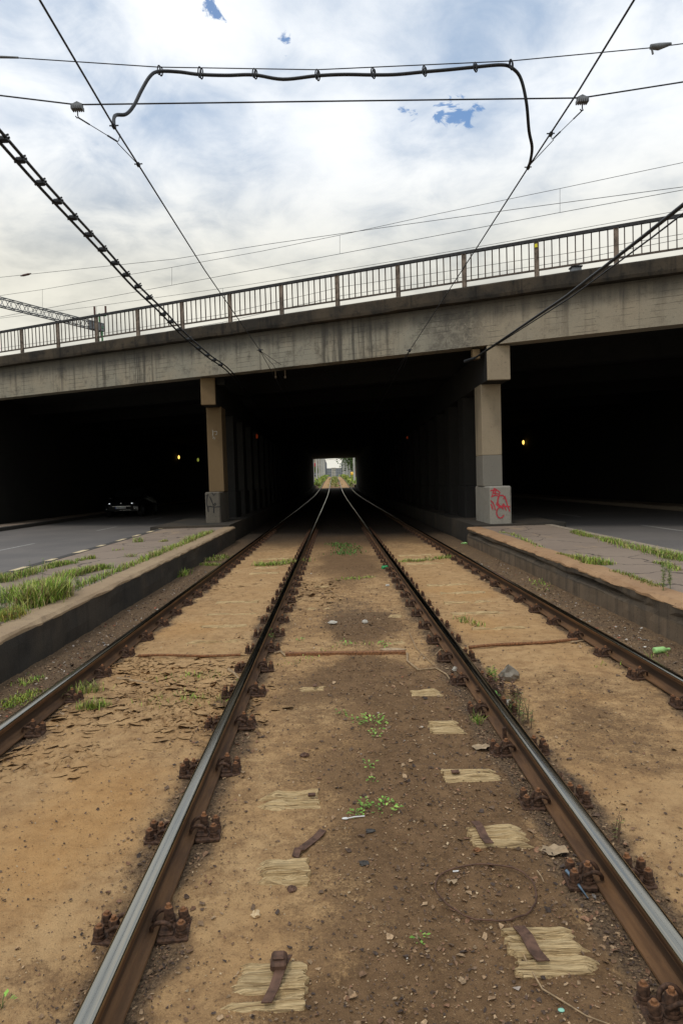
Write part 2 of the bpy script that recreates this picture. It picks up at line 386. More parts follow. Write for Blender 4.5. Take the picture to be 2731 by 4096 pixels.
# ---- track bed: fine grid of sandy soil
def soil_maps(X, Y):
    wx = X + (fbm(X*2.1, Y*1.6, 4, 5) - .5) * .55; wy = Y + (fbm(X*2.3, Y*1.5, 4, 9) - .5) * .75
    dark = np.zeros_like(X); org = np.zeros_like(X); lit = np.zeros_like(X)
    def blob(a, u, v, rx, ry, k, hard=2):
        p = gp(u, v); d = ((wx - p[0]) / rx) ** 2 + ((wy - p[1]) / ry) ** 2
        a += k * np.exp(-d ** hard)
    # damp dark soil between the two tracks, on its right side
    blob(dark, 1010, 1640, .42, 1.0, .95); blob(dark, 850, 1560, .45, .85, .75); blob(dark, 1120, 2010, .34, .55, .9); blob(dark, 1090, 1780, .3, .55, .9)
    blob(dark, 960, 2170, .33, .35, .7); blob(dark, 900, 2330, .45, .3, .75); blob(dark, 1240, 2260, .4, .4, .55); blob(dark, 830, 1440, .4, .9, .8)
    blob(dark, 800, 1290, .62, 3.0, .6); blob(dark, 700, 1590, .3, .6, .4); blob(dark, 800, 1720, .45, .6, .35); blob(dark, 820, 1930, .35, .5, .25); blob(dark, 960, 2050, .42, 1.2, .35); blob(dark, 980, 1720, .48, 2.2, .35)
    # brown patches in the right track and the left track
    blob(dark, 1330, 1590, .55, .75, .55); blob(dark, 1430, 1700, .5, .55, .55); blob(dark, 1150, 1335, .5, 1.4, .35); blob(dark, 1060, 1235, 1.0, 3.0, .6)
    blob(dark, 420, 1700, .4, .35, .35); blob(dark, 270, 1620, .6, .5, .3); blob(dark, 120, 2260, .35, .25, .45); blob(dark, 560, 1230, .8, 3., .4)
    blob(dark, 480, 1370, .5, .8, .25)
    # orange worn sand
    blob(org, 120, 1900, .35, .8, .55); blob(org, 430, 1440, .5, .6, .45); blob(org, 1060, 1360, .5, .8, .35); blob(org, 1120, 1440, .5, .5, .4)
    blob(org, 1370, 1610, .2, .2, .4); blob(org, 1000, 1615, .12, .12, .5)
    n1 = fbm(X*3.5, Y*2.5, 4, 21)
    dark += (.16 + .42 * fbm(X*1.9, Y*1.3, 4, 91)) / (1 + np.exp((np.abs(X) - .86) / .05)) * (1 - .5*np.exp(-((X + .55)/.28)**2 - ((Y - 2.8)/1.1)**2))
    dark += .45 * np.clip(fbm(X*1.4, Y*.9, 4, 97) - .50, 0, 1)
    for xr in (-2.455, -.95, .95, 2.455):                                   # litter gathers along the rails
        lit += np.exp(-((X - xr) / (.11 + .17 * n1)) ** 2) * (.25 + 1.15 * n1)
    lit += .75 / (1 + np.exp(-((-2.62 - X) / .06))) + .7 / (1 + np.exp(-((X - 2.66) / .06)))
    p = gp(1250, 2200); lit += .5 * np.exp(-((wx - .98) / .22) ** 2) * (Y < 6.5)
    lit += .55 * np.exp(-((wx - .0) / .7) ** 2 - ((wy - 9) / 2.5) ** 2)
    dark += .30 * np.clip((Y - 11) / 8, 0, 1) + .8 * np.clip((Y - 17) / 6, 0, 1)*(Y < 112)  # soil darkened towards and under the bridge, standing in for its shade
    return dark, org, lit
def crackmask(X, Y):
    m = np.zeros_like(X)
    for (u, v, rx, ry, k) in [(410, 1570, .55, .75, 1), (330, 1640, .8, .40, .6), (100, 1740, .45, .3, .45), (480, 1640, .4, .5, .7), (300, 1530, .5, .4, .9), (740, 1350, .6, 1.5, .55), (470, 1340, .6, 1.0, .5)]:
        p = gp(u, v); m = np.maximum(m, k * np.exp(-(((X - p[0]) / rx) ** 2 + ((Y - p[1]) / ry) ** 2) ** 1.5))
    return m
def bed_height(X, Y):
    h = -.152 + .022 * (fbm(X*1.6, Y*1.2, 4, 2) - .5) + .020 * (fbm(X*8, Y*8, 4, 4) - .5) + .012 * (fbm(X*30, Y*30, 2, 14) - .5)
    for xr in (-2.455, -.95, .95, 2.455): h -= .016 * np.exp(-((X - xr) / .10) ** 2)
    h += .03 * np.exp(-((X + 3.1) / .25) ** 2) + .03 * np.exp(-((X - 3.15) / .25) ** 2)
    m = crackmask(X, Y)
    wx = X*8 + 2.2*fbm(X*5, Y*5, 4, 31); wy = Y*7 + 2.2*fbm(X*5, Y*5, 4, 33)
    e, idc = voro_edge(wx, wy, 3)
    e2, id2 = voro_edge(wx*2.1, wy*2.1, 5)
    brk = np.clip((fbm(X*4, Y*4, 3, 41) - .30) / .2, 0, 1)
    plate = .016 * (idc - .4) + .012 * np.clip(1 - np.abs(e - .17) / .12, 0, 1) - .055 * np.clip(1 - e / .11, 0, 1) * brk + .006 * (id2 - .5) - .022 * np.clip(1 - e2 / .10, 0, 1) * brk
    h += m * plate * np.clip((Y < 12) * 1.0, 0, 1)
    return h + zt(Y)
def trackbed():
    xs = np.r_[np.linspace(-3.22, -2.41, 46), np.linspace(-2.40, -1.02, 165), np.linspace(-1.0, 3.28, 250)]
    ys = [.7]
    while ys[-1] < 18: ys.append(ys[-1] + max(.010, (.0028 if 3.6 < ys[-1] < 7 else .0052) * ys[-1]))
    while ys[-1] < 420: ys.append(ys[-1] + .022 * ys[-1])
    ys = np.array(ys); X, Y = np.meshgrid(xs, ys)
    Z = bed_height(X, Y); dark, org, lit = soil_maps(X, Y)
    n = len(xs); V = np.stack([X, Y, Z], -1).reshape(-1, 3)
    i = np.arange(n - 1)[None, :] + n * np.arange(len(ys) - 1)[:, None]
    F = np.stack([i, i + 1, i + 1 + n, i + n], -1).reshape(-1, 4)
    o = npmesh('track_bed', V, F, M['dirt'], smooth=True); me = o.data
    c = np.ones((len(V), 4), np.float32); c[:, 0] = np.clip(dark, 0, 1).ravel(); c[:, 1] = np.clip(org, 0, 1).ravel(); c[:, 2] = np.clip(lit, 0, 1).ravel(); c[:, 3] = (np.clip((Y - 17.5 + 3*(fbm(X*1.3, Y*.8, 3, 77) - .5)) / 5, 0, 1)*(Y < 113)).ravel()  # alpha holds the painted underpass shade
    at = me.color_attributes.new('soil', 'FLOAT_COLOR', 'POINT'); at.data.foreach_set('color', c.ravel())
    tag(o, kind='structure')
trackbed()

LY = list(np.arange(-6, 40, 2.)) + list(np.arange(40, 340, 6.))
PZ = lambda y: .25 + .0045 * np.clip(y, 0, 25)
# ---- platforms (pavements beside the tracks), roads, far pavements
def strip(name, x0, x1, z0, mat, Y=LY, zf=None, kind='structure', skirt=.5):
    mb = MB(); f = zf or (lambda y: zt(y))
    mb.extrude_y([(x0, z0 - skirt), (x1, z0 - skirt), (x1, z0), (x0, z0)], Y, f)
    o = mb.build(name, mat); 
    if kind: tag(o, kind=kind)
    return o
pav = lambda y: PZ(y) + zt(y) - .25
strip('pavement', -5.298, -3.47, .246, M['pave'], LY, pav); strip('pavement', 3.52, 5.196, .246, M['pave'], LY, pav)
LA = [y for y in LY if y <= 118]; LB = [y for y in LY if y >= 118]
strip('road', -12.6, -5.47, .13, M['road'], LA); strip('road', 5.39, 12.6, .13, M['road'], LA); strip('road', -8.4, -5.47, .13, M['road'], LB); strip('road', 5.39, 8.4, .13, M['road'], LB)
strip('pavement', -14.6, -12.82, .27, M['pave']); strip('pavement', 12.82, 14.6, .27, M['pave'])
strip('kerb', -5.466, -5.302, .252, M['kerb_dark'], LY, pav); strip('kerb', 5.20, 5.386, .256, M['kerb'], LY, pav)
strip('kerb', -12.816, -12.604, .262, M['kerb_dark']); strip('kerb', 12.604, 12.816, .262, M['kerb'])
def flat(mb, x0, x1, y0, y1, z):
    mb.add([(x0, y0, z + zt(y0)), (x1, y0, z + zt(y0)), (x1, y1, z + zt(y1)), (x0, y1, z + zt(y1))], [(0, 1, 2, 3)])
def marks(name, segs, mat, z):
    mb = MB()
    for (a, b, c, d) in segs: flat(mb, a, b, c, d, z)
    tag(mb.build(name, mat), kind='structure')
marks('road_marking', [(-8.58, -8.47, y, y + 2.2) for y in (9.6, 16.8, 24., 31.)], M['paint_pale'], .134)
marks('road_marking', [(8.25, 8.36, y, y + 2.6) for y in (9.2, 16.2, 23.5, 31)], M['paint_pale'], .134)
mb = MB()
for y in np.arange(8.36, 22, 1.33):
    l = RNG.uniform(.52, .66); a, b, c, d = -5.455 + RNG.uniform(0, .02), -5.315 - RNG.uniform(0, .03), y, y + l
    if vnoise(np.array(y*3.1), np.array(2.), 9) < .22: d = y + l*.6
    mb.add([(a, c, pav(c) + .257), (b, c + .05, pav(c) + .257), (b, d + .04, pav(d) + .257), (a, d, pav(d) + .257)], [(0, 1, 2, 3)])
tag(mb.build('kerb_paint', M['paint']), kind='structure')

# ---- retaining walls along the tracks
YW = list(np.arange(-6, 20.4, .12))
def rwall(name, side, xin, xout, mat, cap, yend, label):
    e = empty(name, (xin, 6, -.15), label, 'retaining wall')
    inv = Matrix.Translation((-xin, -6, .15)); YY = [y for y in YW if y < yend] + [yend]
    mb = MB(); rows = []
    zs = [-.45, -.16, -.05, .04, .10, .135, .15, .21] if side > 0 else [-.45, -.16, -.02, .12, .205]
    n = len(zs)
    for y in YY:
        for i, z in enumerate(zs):
            dx = (vnoise(np.array(y*2.3), np.array(z*7.), 40 + side) - .5) * .025 + (vnoise(np.array(y*9.), np.array(z*20.), 44 + side) - .5) * .012
            if side > 0 and i in (4, 5):                                     # the crack under the coping of the right wall
                k = vnoise(np.array(y*1.3), np.array(0.), 60); dx += .22 * max(0, float(k) - .18) if i == 4 else .07 * max(0, float(k) - .25)
            rows.append((xin + side * float(dx), y, z + float(PZ(y)) - .25 + (.03*(float(vnoise(np.array(y*1.7), np.array(3.), 70)) - .5) if side > 0 and 2 < i < 7 else 0)))
    F = [(j*n+i, j*n+i+1, (j+1)*n+i+1, (j+1)*n+i) for j in range(len(YY)-1) for i in range(n-1)]
    mb.add(rows, F if side < 0 else [f[::-1] for f in F])
    # back and end
    mb.box((min(xin + side*.07, xout), -6, -.45), (max(xin + side*.07, xout), yend - .02, .12))
    a = [rows[(len(YY)-1)*n+i] for i in range(n)]; b = [(xin + side*.1, yend, p[2]) for p in a]
    mb.add(a + b, [(i, i+1, n+i+1, n+i) for i in range(n-1)])
    mb.xf(inv); mb.build('wall_face', mat, e)
    cp = MB(); V = []; m = 6
    for y in YY:
        z0 = float(PZ(y)); w1 = .034 * (float(vnoise(np.array(y*6.), np.array(1.), 50 + side)) - .3); w2 = .05 * (float(vnoise(np.array(y*3.), np.array(2.), 52 + side)) - .5)
        ch = (.045 if side > 0 else .03) * float(vnoise(np.array(y*4.), np.array(5.), 54 + side))
        pr = [(0 - w1, -.05), (0 - w1, -.012 - ch), (.018 + ch, .004), (.20, .008), (.325 + w2, .003), (.325 + w2, -.06)]
        V += [(xin + side * q[0], y, z0 + q[1]) for q in pr]
    F = [(j*m+i, j*m+i+1, (j+1)*m+i+1, (j+1)*m+i) for j in range(len(YY)-1) for i in range(m-1)]
    cp.add(V, F if side < 0 else [f[::-1] for f in F]); cp.add(V[-m:], [tuple(range(m))])
    cp.xf(inv); cp.build('coping', cap, e)
rwall('retaining_wall', -1, -3.15, -3.5, M['wallface'], M['coping'], 20.4, 'long dark concrete wall edging the left pavement')
rwall('retaining_wall', 1, 3.20, 3.55, M['wallface_r'], M['coping_r'], 17.36, 'cracked brown concrete wall with rusty top edging the right pavement')
# ledges that carry on under the bridge and beyond
def ledge(side, x0, x1, y0, y1, z, label):
    Y = [y0] + [y for y in np.arange(math.ceil(y0/4+.01)*4, y1, 4.)] + [y1]
    mb = MB().extrude_y([(x0, -.5), (x1, -.5), (x1, z), (x0, z)], Y, lambda y: zt(y))
    tag(mb.build('tunnel_ledge', M['wallface']), label, 'ledge')
ledge(-1, -5.7, -3.32, 20.45, 112, .40, 'dark concrete ledge running into the underpass left of the tracks')
ledge(1, 3.38, 5.75, 17.42, 112, .375, 'dark concrete ledge running into the underpass right of the tracks')
for sd, lb in ((-1, 'left'), (1, 'right')):
    mb = MB().extrude_y([(sd*3.15, -.5), (sd*3.45, -.5), (sd*3.45, .33), (sd*3.15, .33)][::sd], list(np.arange(112.2, 330, 6.)), lambda y: zt(y))
    tag(mb.build('platform_edge', M['coping']), 'sunlit concrete edge beyond the underpass on the %s side of the tracks' % lb, 'platform edge')

# ================================================================== BRIDGE
A = math.radians(26.5); TV = np.array([math.cos(A), -math.sin(A), 0]); NV = np.array([math.sin(A), math.cos(A), 0]); P0 = np.array([4.3, 17.3, 0])
SL = -.0066
def bp_(s, d, z): q = P0 + TV*s + NV*d; return (q[0], q[1], z + SL*s)          # s along the face, d behind the face
def bbox(mb, s0, s1, d0, d1, z0, z1, mi=0, n=1):
    vs = []
    for k in range(n + 1):
        s = s0 + (s1 - s0) * k / n
        vs += [bp_(s, d0, z0), bp_(s, d1, z0), bp_(s, d1, z1), bp_(s, d0, z1)]
    F = [(k*4+a, k*4+(a+1) % 4, k*4+4+(a+1) % 4, k*4+4+a) for k in range(n) for a in range(4)]
    F = [f[::-1] for f in F] + [(0, 1, 2, 3), (n*4+3, n*4+2, n*4+1, n*4)]
    mb.add(vs, F, mi)
br = empty('railway_bridge', (0, 20, 0), 'long weathered concrete railway bridge crossing over the tram tracks', 'bridge')
BI = Matrix.Translation((0, -20, 0))
S0, S1 = -75, 45
mb = MB(); bbox(mb, S0, S1, 0, .45, 4.95, 6.06, 0, 60); mb.xf(BI).build('girder', M['girder'], br)
mb = MB(); sp = np.arange(S0, S1 + .01, .15); V = []
for s in sp:                                                                    # parapet kerb with a chipped lower edge
    c1 = .05*float(fbm(np.array(s*1.1), np.array(0.), 4, 80)) ; c2 = .02*float(fbm(np.array(s*4.), np.array(1.), 3, 81)); k3 = .02*(float(fbm(np.array(s*1.7), np.array(2.), 3, 83))-.5)
    V += [bp_(s, .30, 6.065), bp_(s, -.25 + c2, 6.065 - .02 + c1), bp_(s, -.27 + c2 + k3, 6.12 + c1), bp_(s, -.27 + k3, 6.40 - c2), bp_(s, -.24 + c2, 6.425), bp_(s, .30, 6.425)]
m = 6; F = [(j*m+i, j*m+(i+1) % m, (j+1)*m+(i+1) % m, (j+1)*m+i) for j in range(len(sp)-1) for i in range(m)]
mb.add(V, [f[::-1] for f in F]); mb.xf(BI).build('parapet_kerb', M['fascia'], br)
mb = MB()
yb = lambda x: 112 - x*math.tan(A) * .35
q0, q1 = bp_(S0, .46, 0), bp_(S1, .46, 0)
mb = MB(); Zb, Zt_ = 5.5, 6.3
pl = [(q0[0], q0[1]), (-2, bp_((-2-4.3)/TV[0], .46, 0)[1]), (q1[0], q1[1]), (q1[0], yb(q1[0])), (-2, yb(-2)), (q0[0], yb(q0[0]))]
n6 = len(pl); mb.add([(p[0], p[1], Zb) for p in pl] + [(p[0], p[1], Zt_) for p in pl], [tuple(range(n6))[::-1], tuple(range(n6, 2*n6))] + [(i, (i+1) % n6, n6+(i+1) % n6, n6+i) for i in range(n6)])
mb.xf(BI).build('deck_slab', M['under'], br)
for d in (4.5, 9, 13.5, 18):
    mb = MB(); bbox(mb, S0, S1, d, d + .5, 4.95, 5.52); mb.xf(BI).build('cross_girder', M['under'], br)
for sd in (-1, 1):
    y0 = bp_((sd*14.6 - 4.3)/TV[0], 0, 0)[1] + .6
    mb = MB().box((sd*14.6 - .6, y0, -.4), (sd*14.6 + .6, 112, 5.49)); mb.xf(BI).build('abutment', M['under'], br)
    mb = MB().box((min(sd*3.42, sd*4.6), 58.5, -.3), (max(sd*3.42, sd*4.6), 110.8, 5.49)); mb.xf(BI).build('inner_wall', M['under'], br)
# longitudinal cap beams: shade coloured into the sides, paler slab for the lit end
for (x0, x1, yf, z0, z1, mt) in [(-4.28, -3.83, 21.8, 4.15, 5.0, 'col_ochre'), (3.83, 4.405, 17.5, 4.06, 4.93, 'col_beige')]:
    mb = MB().box((x0, yf, z0), (x1, 58, z1), 0, .012); mb.xf(BI).build('cap_beam', M['shade_dark'], br)
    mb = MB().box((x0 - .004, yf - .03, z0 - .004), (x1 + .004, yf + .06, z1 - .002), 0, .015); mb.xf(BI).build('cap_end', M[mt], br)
mb = MB().box((3.52, 17.75, 4.66), (3.70, 18.0, 4.90)); mb.xf(BI).build('bearing_block', M['col_ochre'], br)
mb = MB().box((-3.81, 22.0, 4.80), (-3.55, 22.4, 5.0)); mb.xf(BI).build('bearing_block', M['under'], br)

# columns
def column(x0, x1, yf, z0, zp, zc, shaft, low, plinth, px0, px1, pyf, label, group=None):
    cx = (x0 + x1)/2; e = empty('bridge_column', (cx, yf, z0), label, 'column', group); T = Matrix.Translation((-cx, -yf, -z0))
    if low: 
        MB().box((x0, yf, 2.18), (x1, yf + .85, zc), 0, .012).xf(T).build('shaft', M[shaft], e)
        MB().box((x0, yf, zp), (x1, yf + .85, 2.177), 0, .012).xf(T).build('painted_shaft', M[low], e)
    else: MB().box((x0, yf, zp), (x1, yf + .85, zc), 0, .012).xf(T).build('shaft', M[shaft], e)
    pl = MB().box((px0, pyf, z0 - .1), (px1, yf + 1.1, zp), 0, .035).xf(T).build('plinth', M[plinth], e)
    return e, pl, T
cR, plR, TR = column(3.83, 4.355, 18.3, .33, 1.35, 4.10, 'col_beige', 'col_grey', 'plinth', 3.845, 4.405, 17.6, 'beige and grey concrete column with red graffiti on its base')
cL, plL, TL = column(-4.285, -3.79, 22.6, .34, 1.385, 4.18, 'col_ochre', None, 'plinth_dark', -4.30, -3.825, 21.9, 'ochre concrete column on a dark base left of the tracks')
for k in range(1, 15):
    y = 18.3 + 2.6*k; column(3.83, 4.355, y, .36, 1.35, 4.05, 'shade_dark', None, 'shade_dark', 3.80, 4.40, y - .2, 'dark concrete column deeper in the row right of the tracks', 'columns under the bridge right of the tracks')
    y = 22.6 + 2.6*k; column(-4.285, -3.79, y, .38, 1.385, 4.14, 'shade_dark', None, 'shade_dark', -4.33, -3.75, y - .2, 'dark concrete column deeper in the row left of the tracks', 'columns under the bridge left of the tracks')

def ribbon(mb, pts, w):
    """flat stroke in the XZ plane facing -Y"""
    P = [Vector((p[0], p[1])) for p in pts]; V = []; n = len(P)
    for i in range(n):
        t = (P[min(i+1, n-1)] - P[max(i-1, 0)]).normalized(); b = Vector((-t.y, t.x)) * w/2 * (1 + .25*math.sin(i*2.1))
        a = P[i] - t * (w*.3 if i == 0 else 0) + t * (w*.3 if i == n-1 else 0)
        V += [a + b, a - b]
    mb.add([(v.x, 0, v.y) for v in V], [(2*i, 2*i+1, 2*i+3, 2*i+2) for i in range(n-1)])
def strokes(name, lst, fx, fz, y, w, mat, parent, T):
    mb = MB()
    for k, s in enumerate(lst):
        b0 = len(mb.v); ribbon(mb, [(fx(p[0]), fz(p[1])) for p in s], w); mb.v[b0:] = [(v[0], y - .003 - .0006*k, v[2]) for v in mb.v[b0:]]
    return mb.xf(T).build(name, mat, parent)
fx = lambda a: 3.845 + (a - 700)/335*.555; fz = lambda b: 1.345 - (b - 375)/590*.965
def arc(cx, cy, rx, ry, a0, a1, n=14): return [(cx + rx*math.cos(math.radians(a0+(a1-a0)*i/n)), cy + ry*math.sin(math.radians(a0+(a1-a0)*i/n))) for i in range(n+1)]
strokes('graffiti', [[(772,404),(757,455),(742,505),(728,542)], [(714,440),(760,432),(800,445)], [(775,408),(815,435),(857,472)], [(857,472),(846,500),(800,488),(757,478)],
  [(790,440),(782,490)], [(728,535),(790,512),(835,530),(860,520)], arc(878, 600, 58, 90, 250, 95) + [], [(845,520),(832,560),(818,610),(800,660)], [(800,655),(835,690),(875,698),(912,655)],
  [(860,520),(905,522),(925,545),(912,575)], [(932,535),(950,600),(968,660),(985,720),(1002,772)], [(860,700),(930,690),(1008,702)], [(912,655),(930,700),(950,758)], [(1005,695),(975,712)],
  [(712,598),(745,630),(765,680),(778,742)], [(716,655),(730,695),(738,735)], arc(858, 790, 60, 85, -40, -330, 18)], fx, fz, 17.6, .030, M['red'], plR, Matrix.Translation((-4.0925, -18.3, -.33)))
fx = lambda a: -4.30 + (a - 322)/223*.475; fz = lambda b: 1.375 - (b - 470)/460*.935
strokes('graffiti', [[(360,515),(350,570),(345,640),(352,690)], [(395,540),(415,590),(435,650),(448,700),(446,790)], [(352,700),(395,690),(450,705),(545,698)], [(432,480),(455,520),(480,490)],
  [(452,665),(470,640),(485,660),(465,680)], [(360,710),(365,770)], [(345,520),(375,505)]], fx, fz, 21.9, .035, M['blackspray'], plL, Matrix.Translation((4.0375, -22.6, -.34)))
strokes('graffiti', [[(-4.10,3.42),(-4.09,3.30),(-4.105,3.2)], [(-4.06,3.36)] + [(-4.0+.05*math.cos(a), 3.32+.055*math.sin(a)) for a in np.linspace(2.2,-1.8,9)], [(-4.11,3.14),(-4.06,3.2),(-4.05,3.1),(-4.02,3.16)]], lambda a: a, lambda b: b, 22.6, .012, M['chalk'], cL, Matrix.Translation((4.0375, -22.6, -.34)))

# ---- bridge railing
rl = empty('bridge_railing', tuple(bp_(-4.7, .05, 6.42)), 'long rusty iron railing along the top of the bridge', 'railing'); RI = Matrix.Translation(-Vector(rl.location))
POST = [-17.455 + 1.82*k for k in range(-14, 22)]
bh = -.0022
def rz(s, z): return z + bh*s
mb = MB(); bbox(mb, S0+20, S1-10, .0, .07, 7.33, 7.405, 0, 30); mb.xf(RI).build('handrail', M['railing_dark'], rl)
pm = None
for k, s in enumerate(POST):
    if not (S0 + 21 < s < S1 - 11): continue
    mb = MB(); bbox(mb, s - .055, s - .04, .0, .075, 6.40, 7.34); bbox(mb, s + .04, s + .055, .0, .075, 6.40, 7.34); bbox(mb, s - .0395, s + .0395, .02, .032, 6.40, 7.33)
    p = mb.xf(RI).build('post', M['post'], rl)
    if abs(s - .745) < .02:
        mb = MB(); bbox(mb, s - .035, s + .03, -.006, .0, 7.19, 7.275); st = mb.xf(RI).build('sticker', M['yellow'], p)
    mb = MB(); bbox(mb, s + .056, s + 1.82 - .056, .02, .05, 6.62, 6.665)
    for j in range(1, 10): 
        b = s + .182*j; bbox(mb, b - .0125, b + .0125, .028, .05, 6.66, 7.335)
    mb.xf(RI).build('railing_panel', M['railing'], rl)

# ================================================================== RAILS
HEAD = [(-.0335,-.034),(-.0345,-.012),(-.031,-.0035),(-.018,0),(.018,0),(.031,-.0035),(.0345,-.012),(.0335,-.034)]
BODY = [(-.0333,-.0345),(-.0328,-.042),(-.009,-.055),(-.008,-.085),(-.010,-.115),(-.022,-.128),(-.0615,-.138),(-.0625,-.148),
        (.0625,-.148),(.0615,-.138),(.022,-.128),(.010,-.115),(.008,-.085),(.009,-.055),(.0328,-.042),(.0333,-.0345)]
RX = [-2.455, -.95, .95, 2.455]
RN = ['outer left rail', 'inner left rail', 'inner right rail', 'outer right rail']
RLB = ['rusty outer left rail running beside the dark left wall', 'polished inner left rail of the left tram track', 'polished inner right rail with leaf litter along it', 'rusty outer right rail nearest the cracked right wall']
YR = list(np.arange(.2, 40, .8)) + list(np.arange(40, 420, 4.))
for i, x in enumerate(RX):
    mb = MB().extrude_y(BODY, YR, lambda y: zt(y), lambda y: x); o = mb.build('rail', M['rust']); tag(o, RLB[i], 'rail')
    hb = MB().extrude_y(HEAD, YR, lambda y: zt(y), lambda y: x, smooth=True); hb.sm[-2:] = [False]*2
    # the ground sides of the head stay rusty
    h = hb.build('rail_head', [M['steel'], M['rust']], o)
    idx = []
    nprof = len(HEAD)
    for f in range(len(h.data.polygons)):
        k = f % nprof; h.data.polygons[f].material_index = 1 if k in (0, 6, 7) else 0
# a welded joint on the inner right rail
pj = gp(1180, 1690, -.12); 
mb = MB().box((-.012,-.012,-.045),(.012,.012,.03),0,.004); e = mb.build('rail_joint', M['bolt']); e.location = (.95-.045, pj[1], -.09); tag(e, 'dark notch plate on the web of the inner right rail', 'joint plate')

# ---- rail fastenings (local: +x away from the rail, rail centre at x = 0)
def bolt_mesh(h, nub):
    mb = MB(); mb.cyl((0,0,0), .027, .010, 14); mb.cyl((0,0,.010), .023, .008, 14); mb.cyl((0,0,.018), .026, .008, 14); mb.cyl((0,0,.026), .0205, h-.026, 14)
    mb.cyl((0,0,h), .0235, .026, 6, 0, .022, .3); mb.cyl((0,0,h+.024), .0195, .004, 6, 1, .018, .3); mb.cyl((0,0,h+.026), .0115, nub, 10, 1, .010); return mb.mesh('bolt')
BM1 = bolt_mesh(.036, .012); BM1.materials.append(M['bolt']); BM1.materials.append(M['bolt_orange']); BM2 = bolt_mesh(.055, .018); BM2.materials.append(M['bolt']); BM2.materials.append(M['bolt_orange'])
mb = MB().box((.066,-.076,0),(.198,.076,.024),0,.006); mb.box((.072,-.05,.024),(.135,.05,.036),0,.004); PM = mb.mesh('base_plate'); PM.materials.append(M['bolt'])
def clip_mesh(sy):
    pts = []
    for i in range(11):
        a = math.pi*i/10; pts.append((.082 + .042*math.cos(a), sy*(.024 + .012*math.sin(a)), .030 + .044*math.sin(a)))
    return MB().tube(pts, .0100, 8).mesh('clip')
CM = [clip_mesh(-1), clip_mesh(1.6)]
for c in CM: c.materials.append(M['bolt'])
def fastening(loc, side, full, label, group):
    e = empty('rail_fastening', loc, label, 'rail fastening', group)
    e.rotation_euler = (0, 0, 0 if side > 0 else math.pi)
    e.rotation_euler.z += random.uniform(-.09, .09); e.scale = (.90, .86, random.uniform(.80, .92))
    parts = [('base_plate', PM, (0,0,0), 0), ('bolt', BM1, (.168,-.044,.022), 0), ('bolt', BM1, (.170,.046,.022), .4), ('bolt', BM2, (.104,.034,.028), .2)]
    parts += [('clip', CM[0], (0,0,.01), 0), ('clip', CM[1], (0,0,.012), 0)] if full else []
    for (n, me, l, r) in parts:
        o = bpy.data.objects.new(n, me); o.parent = e; o.location = l; o.rotation_euler = (random.uniform(-.06,.06) if n == 'bolt' else 0, random.uniform(-.06,.06) if n == 'bolt' else 0, r + random.uniform(-.3,.3)*(n == 'bolt')); COL.objects.link(o)
    return e
ORD = 'first second third fourth fifth sixth seventh eighth ninth tenth eleventh twelfth thirteenth fourteenth fifteenth sixteenth'.split()
YL = [1.90, 2.58, 3.30, 4.04, 4.82, 5.55]; YRt = [2.10, 2.80, 3.50, 4.20, 4.93, 5.68, 6.42]
for lst in (YL, YRt):
    while lst[-1] < 24: lst.append(lst[-1] + .73)
for i, x in enumerate(RX):
    for side in (-1, 1):
        if (i == 0 and side < 0) or (i == 3 and side > 0): continue
        cnt = 0; sname = 'left' if side < 0 else 'right'
        for y in (YL if i < 2 else YRt):
            p = (x + side*.002, y, -.158 + RNG.uniform(-.004, .004))
            if not inview((x + side*.13, y, -.12), 60): continue
            dim = y < 13
            lb = ('%s rusty fastening from the camera, %s side of the %s' % (ORD[cnt], sname, RN[i])) if cnt < 14 else ('small rusty fastening in the shaded far stretch, %s side of %s' % (sname, RN[i]))
            fastening(p, side, dim, lb, 'rail fastenings along the %s side of the %s' % (sname, RN[i])); cnt += 1

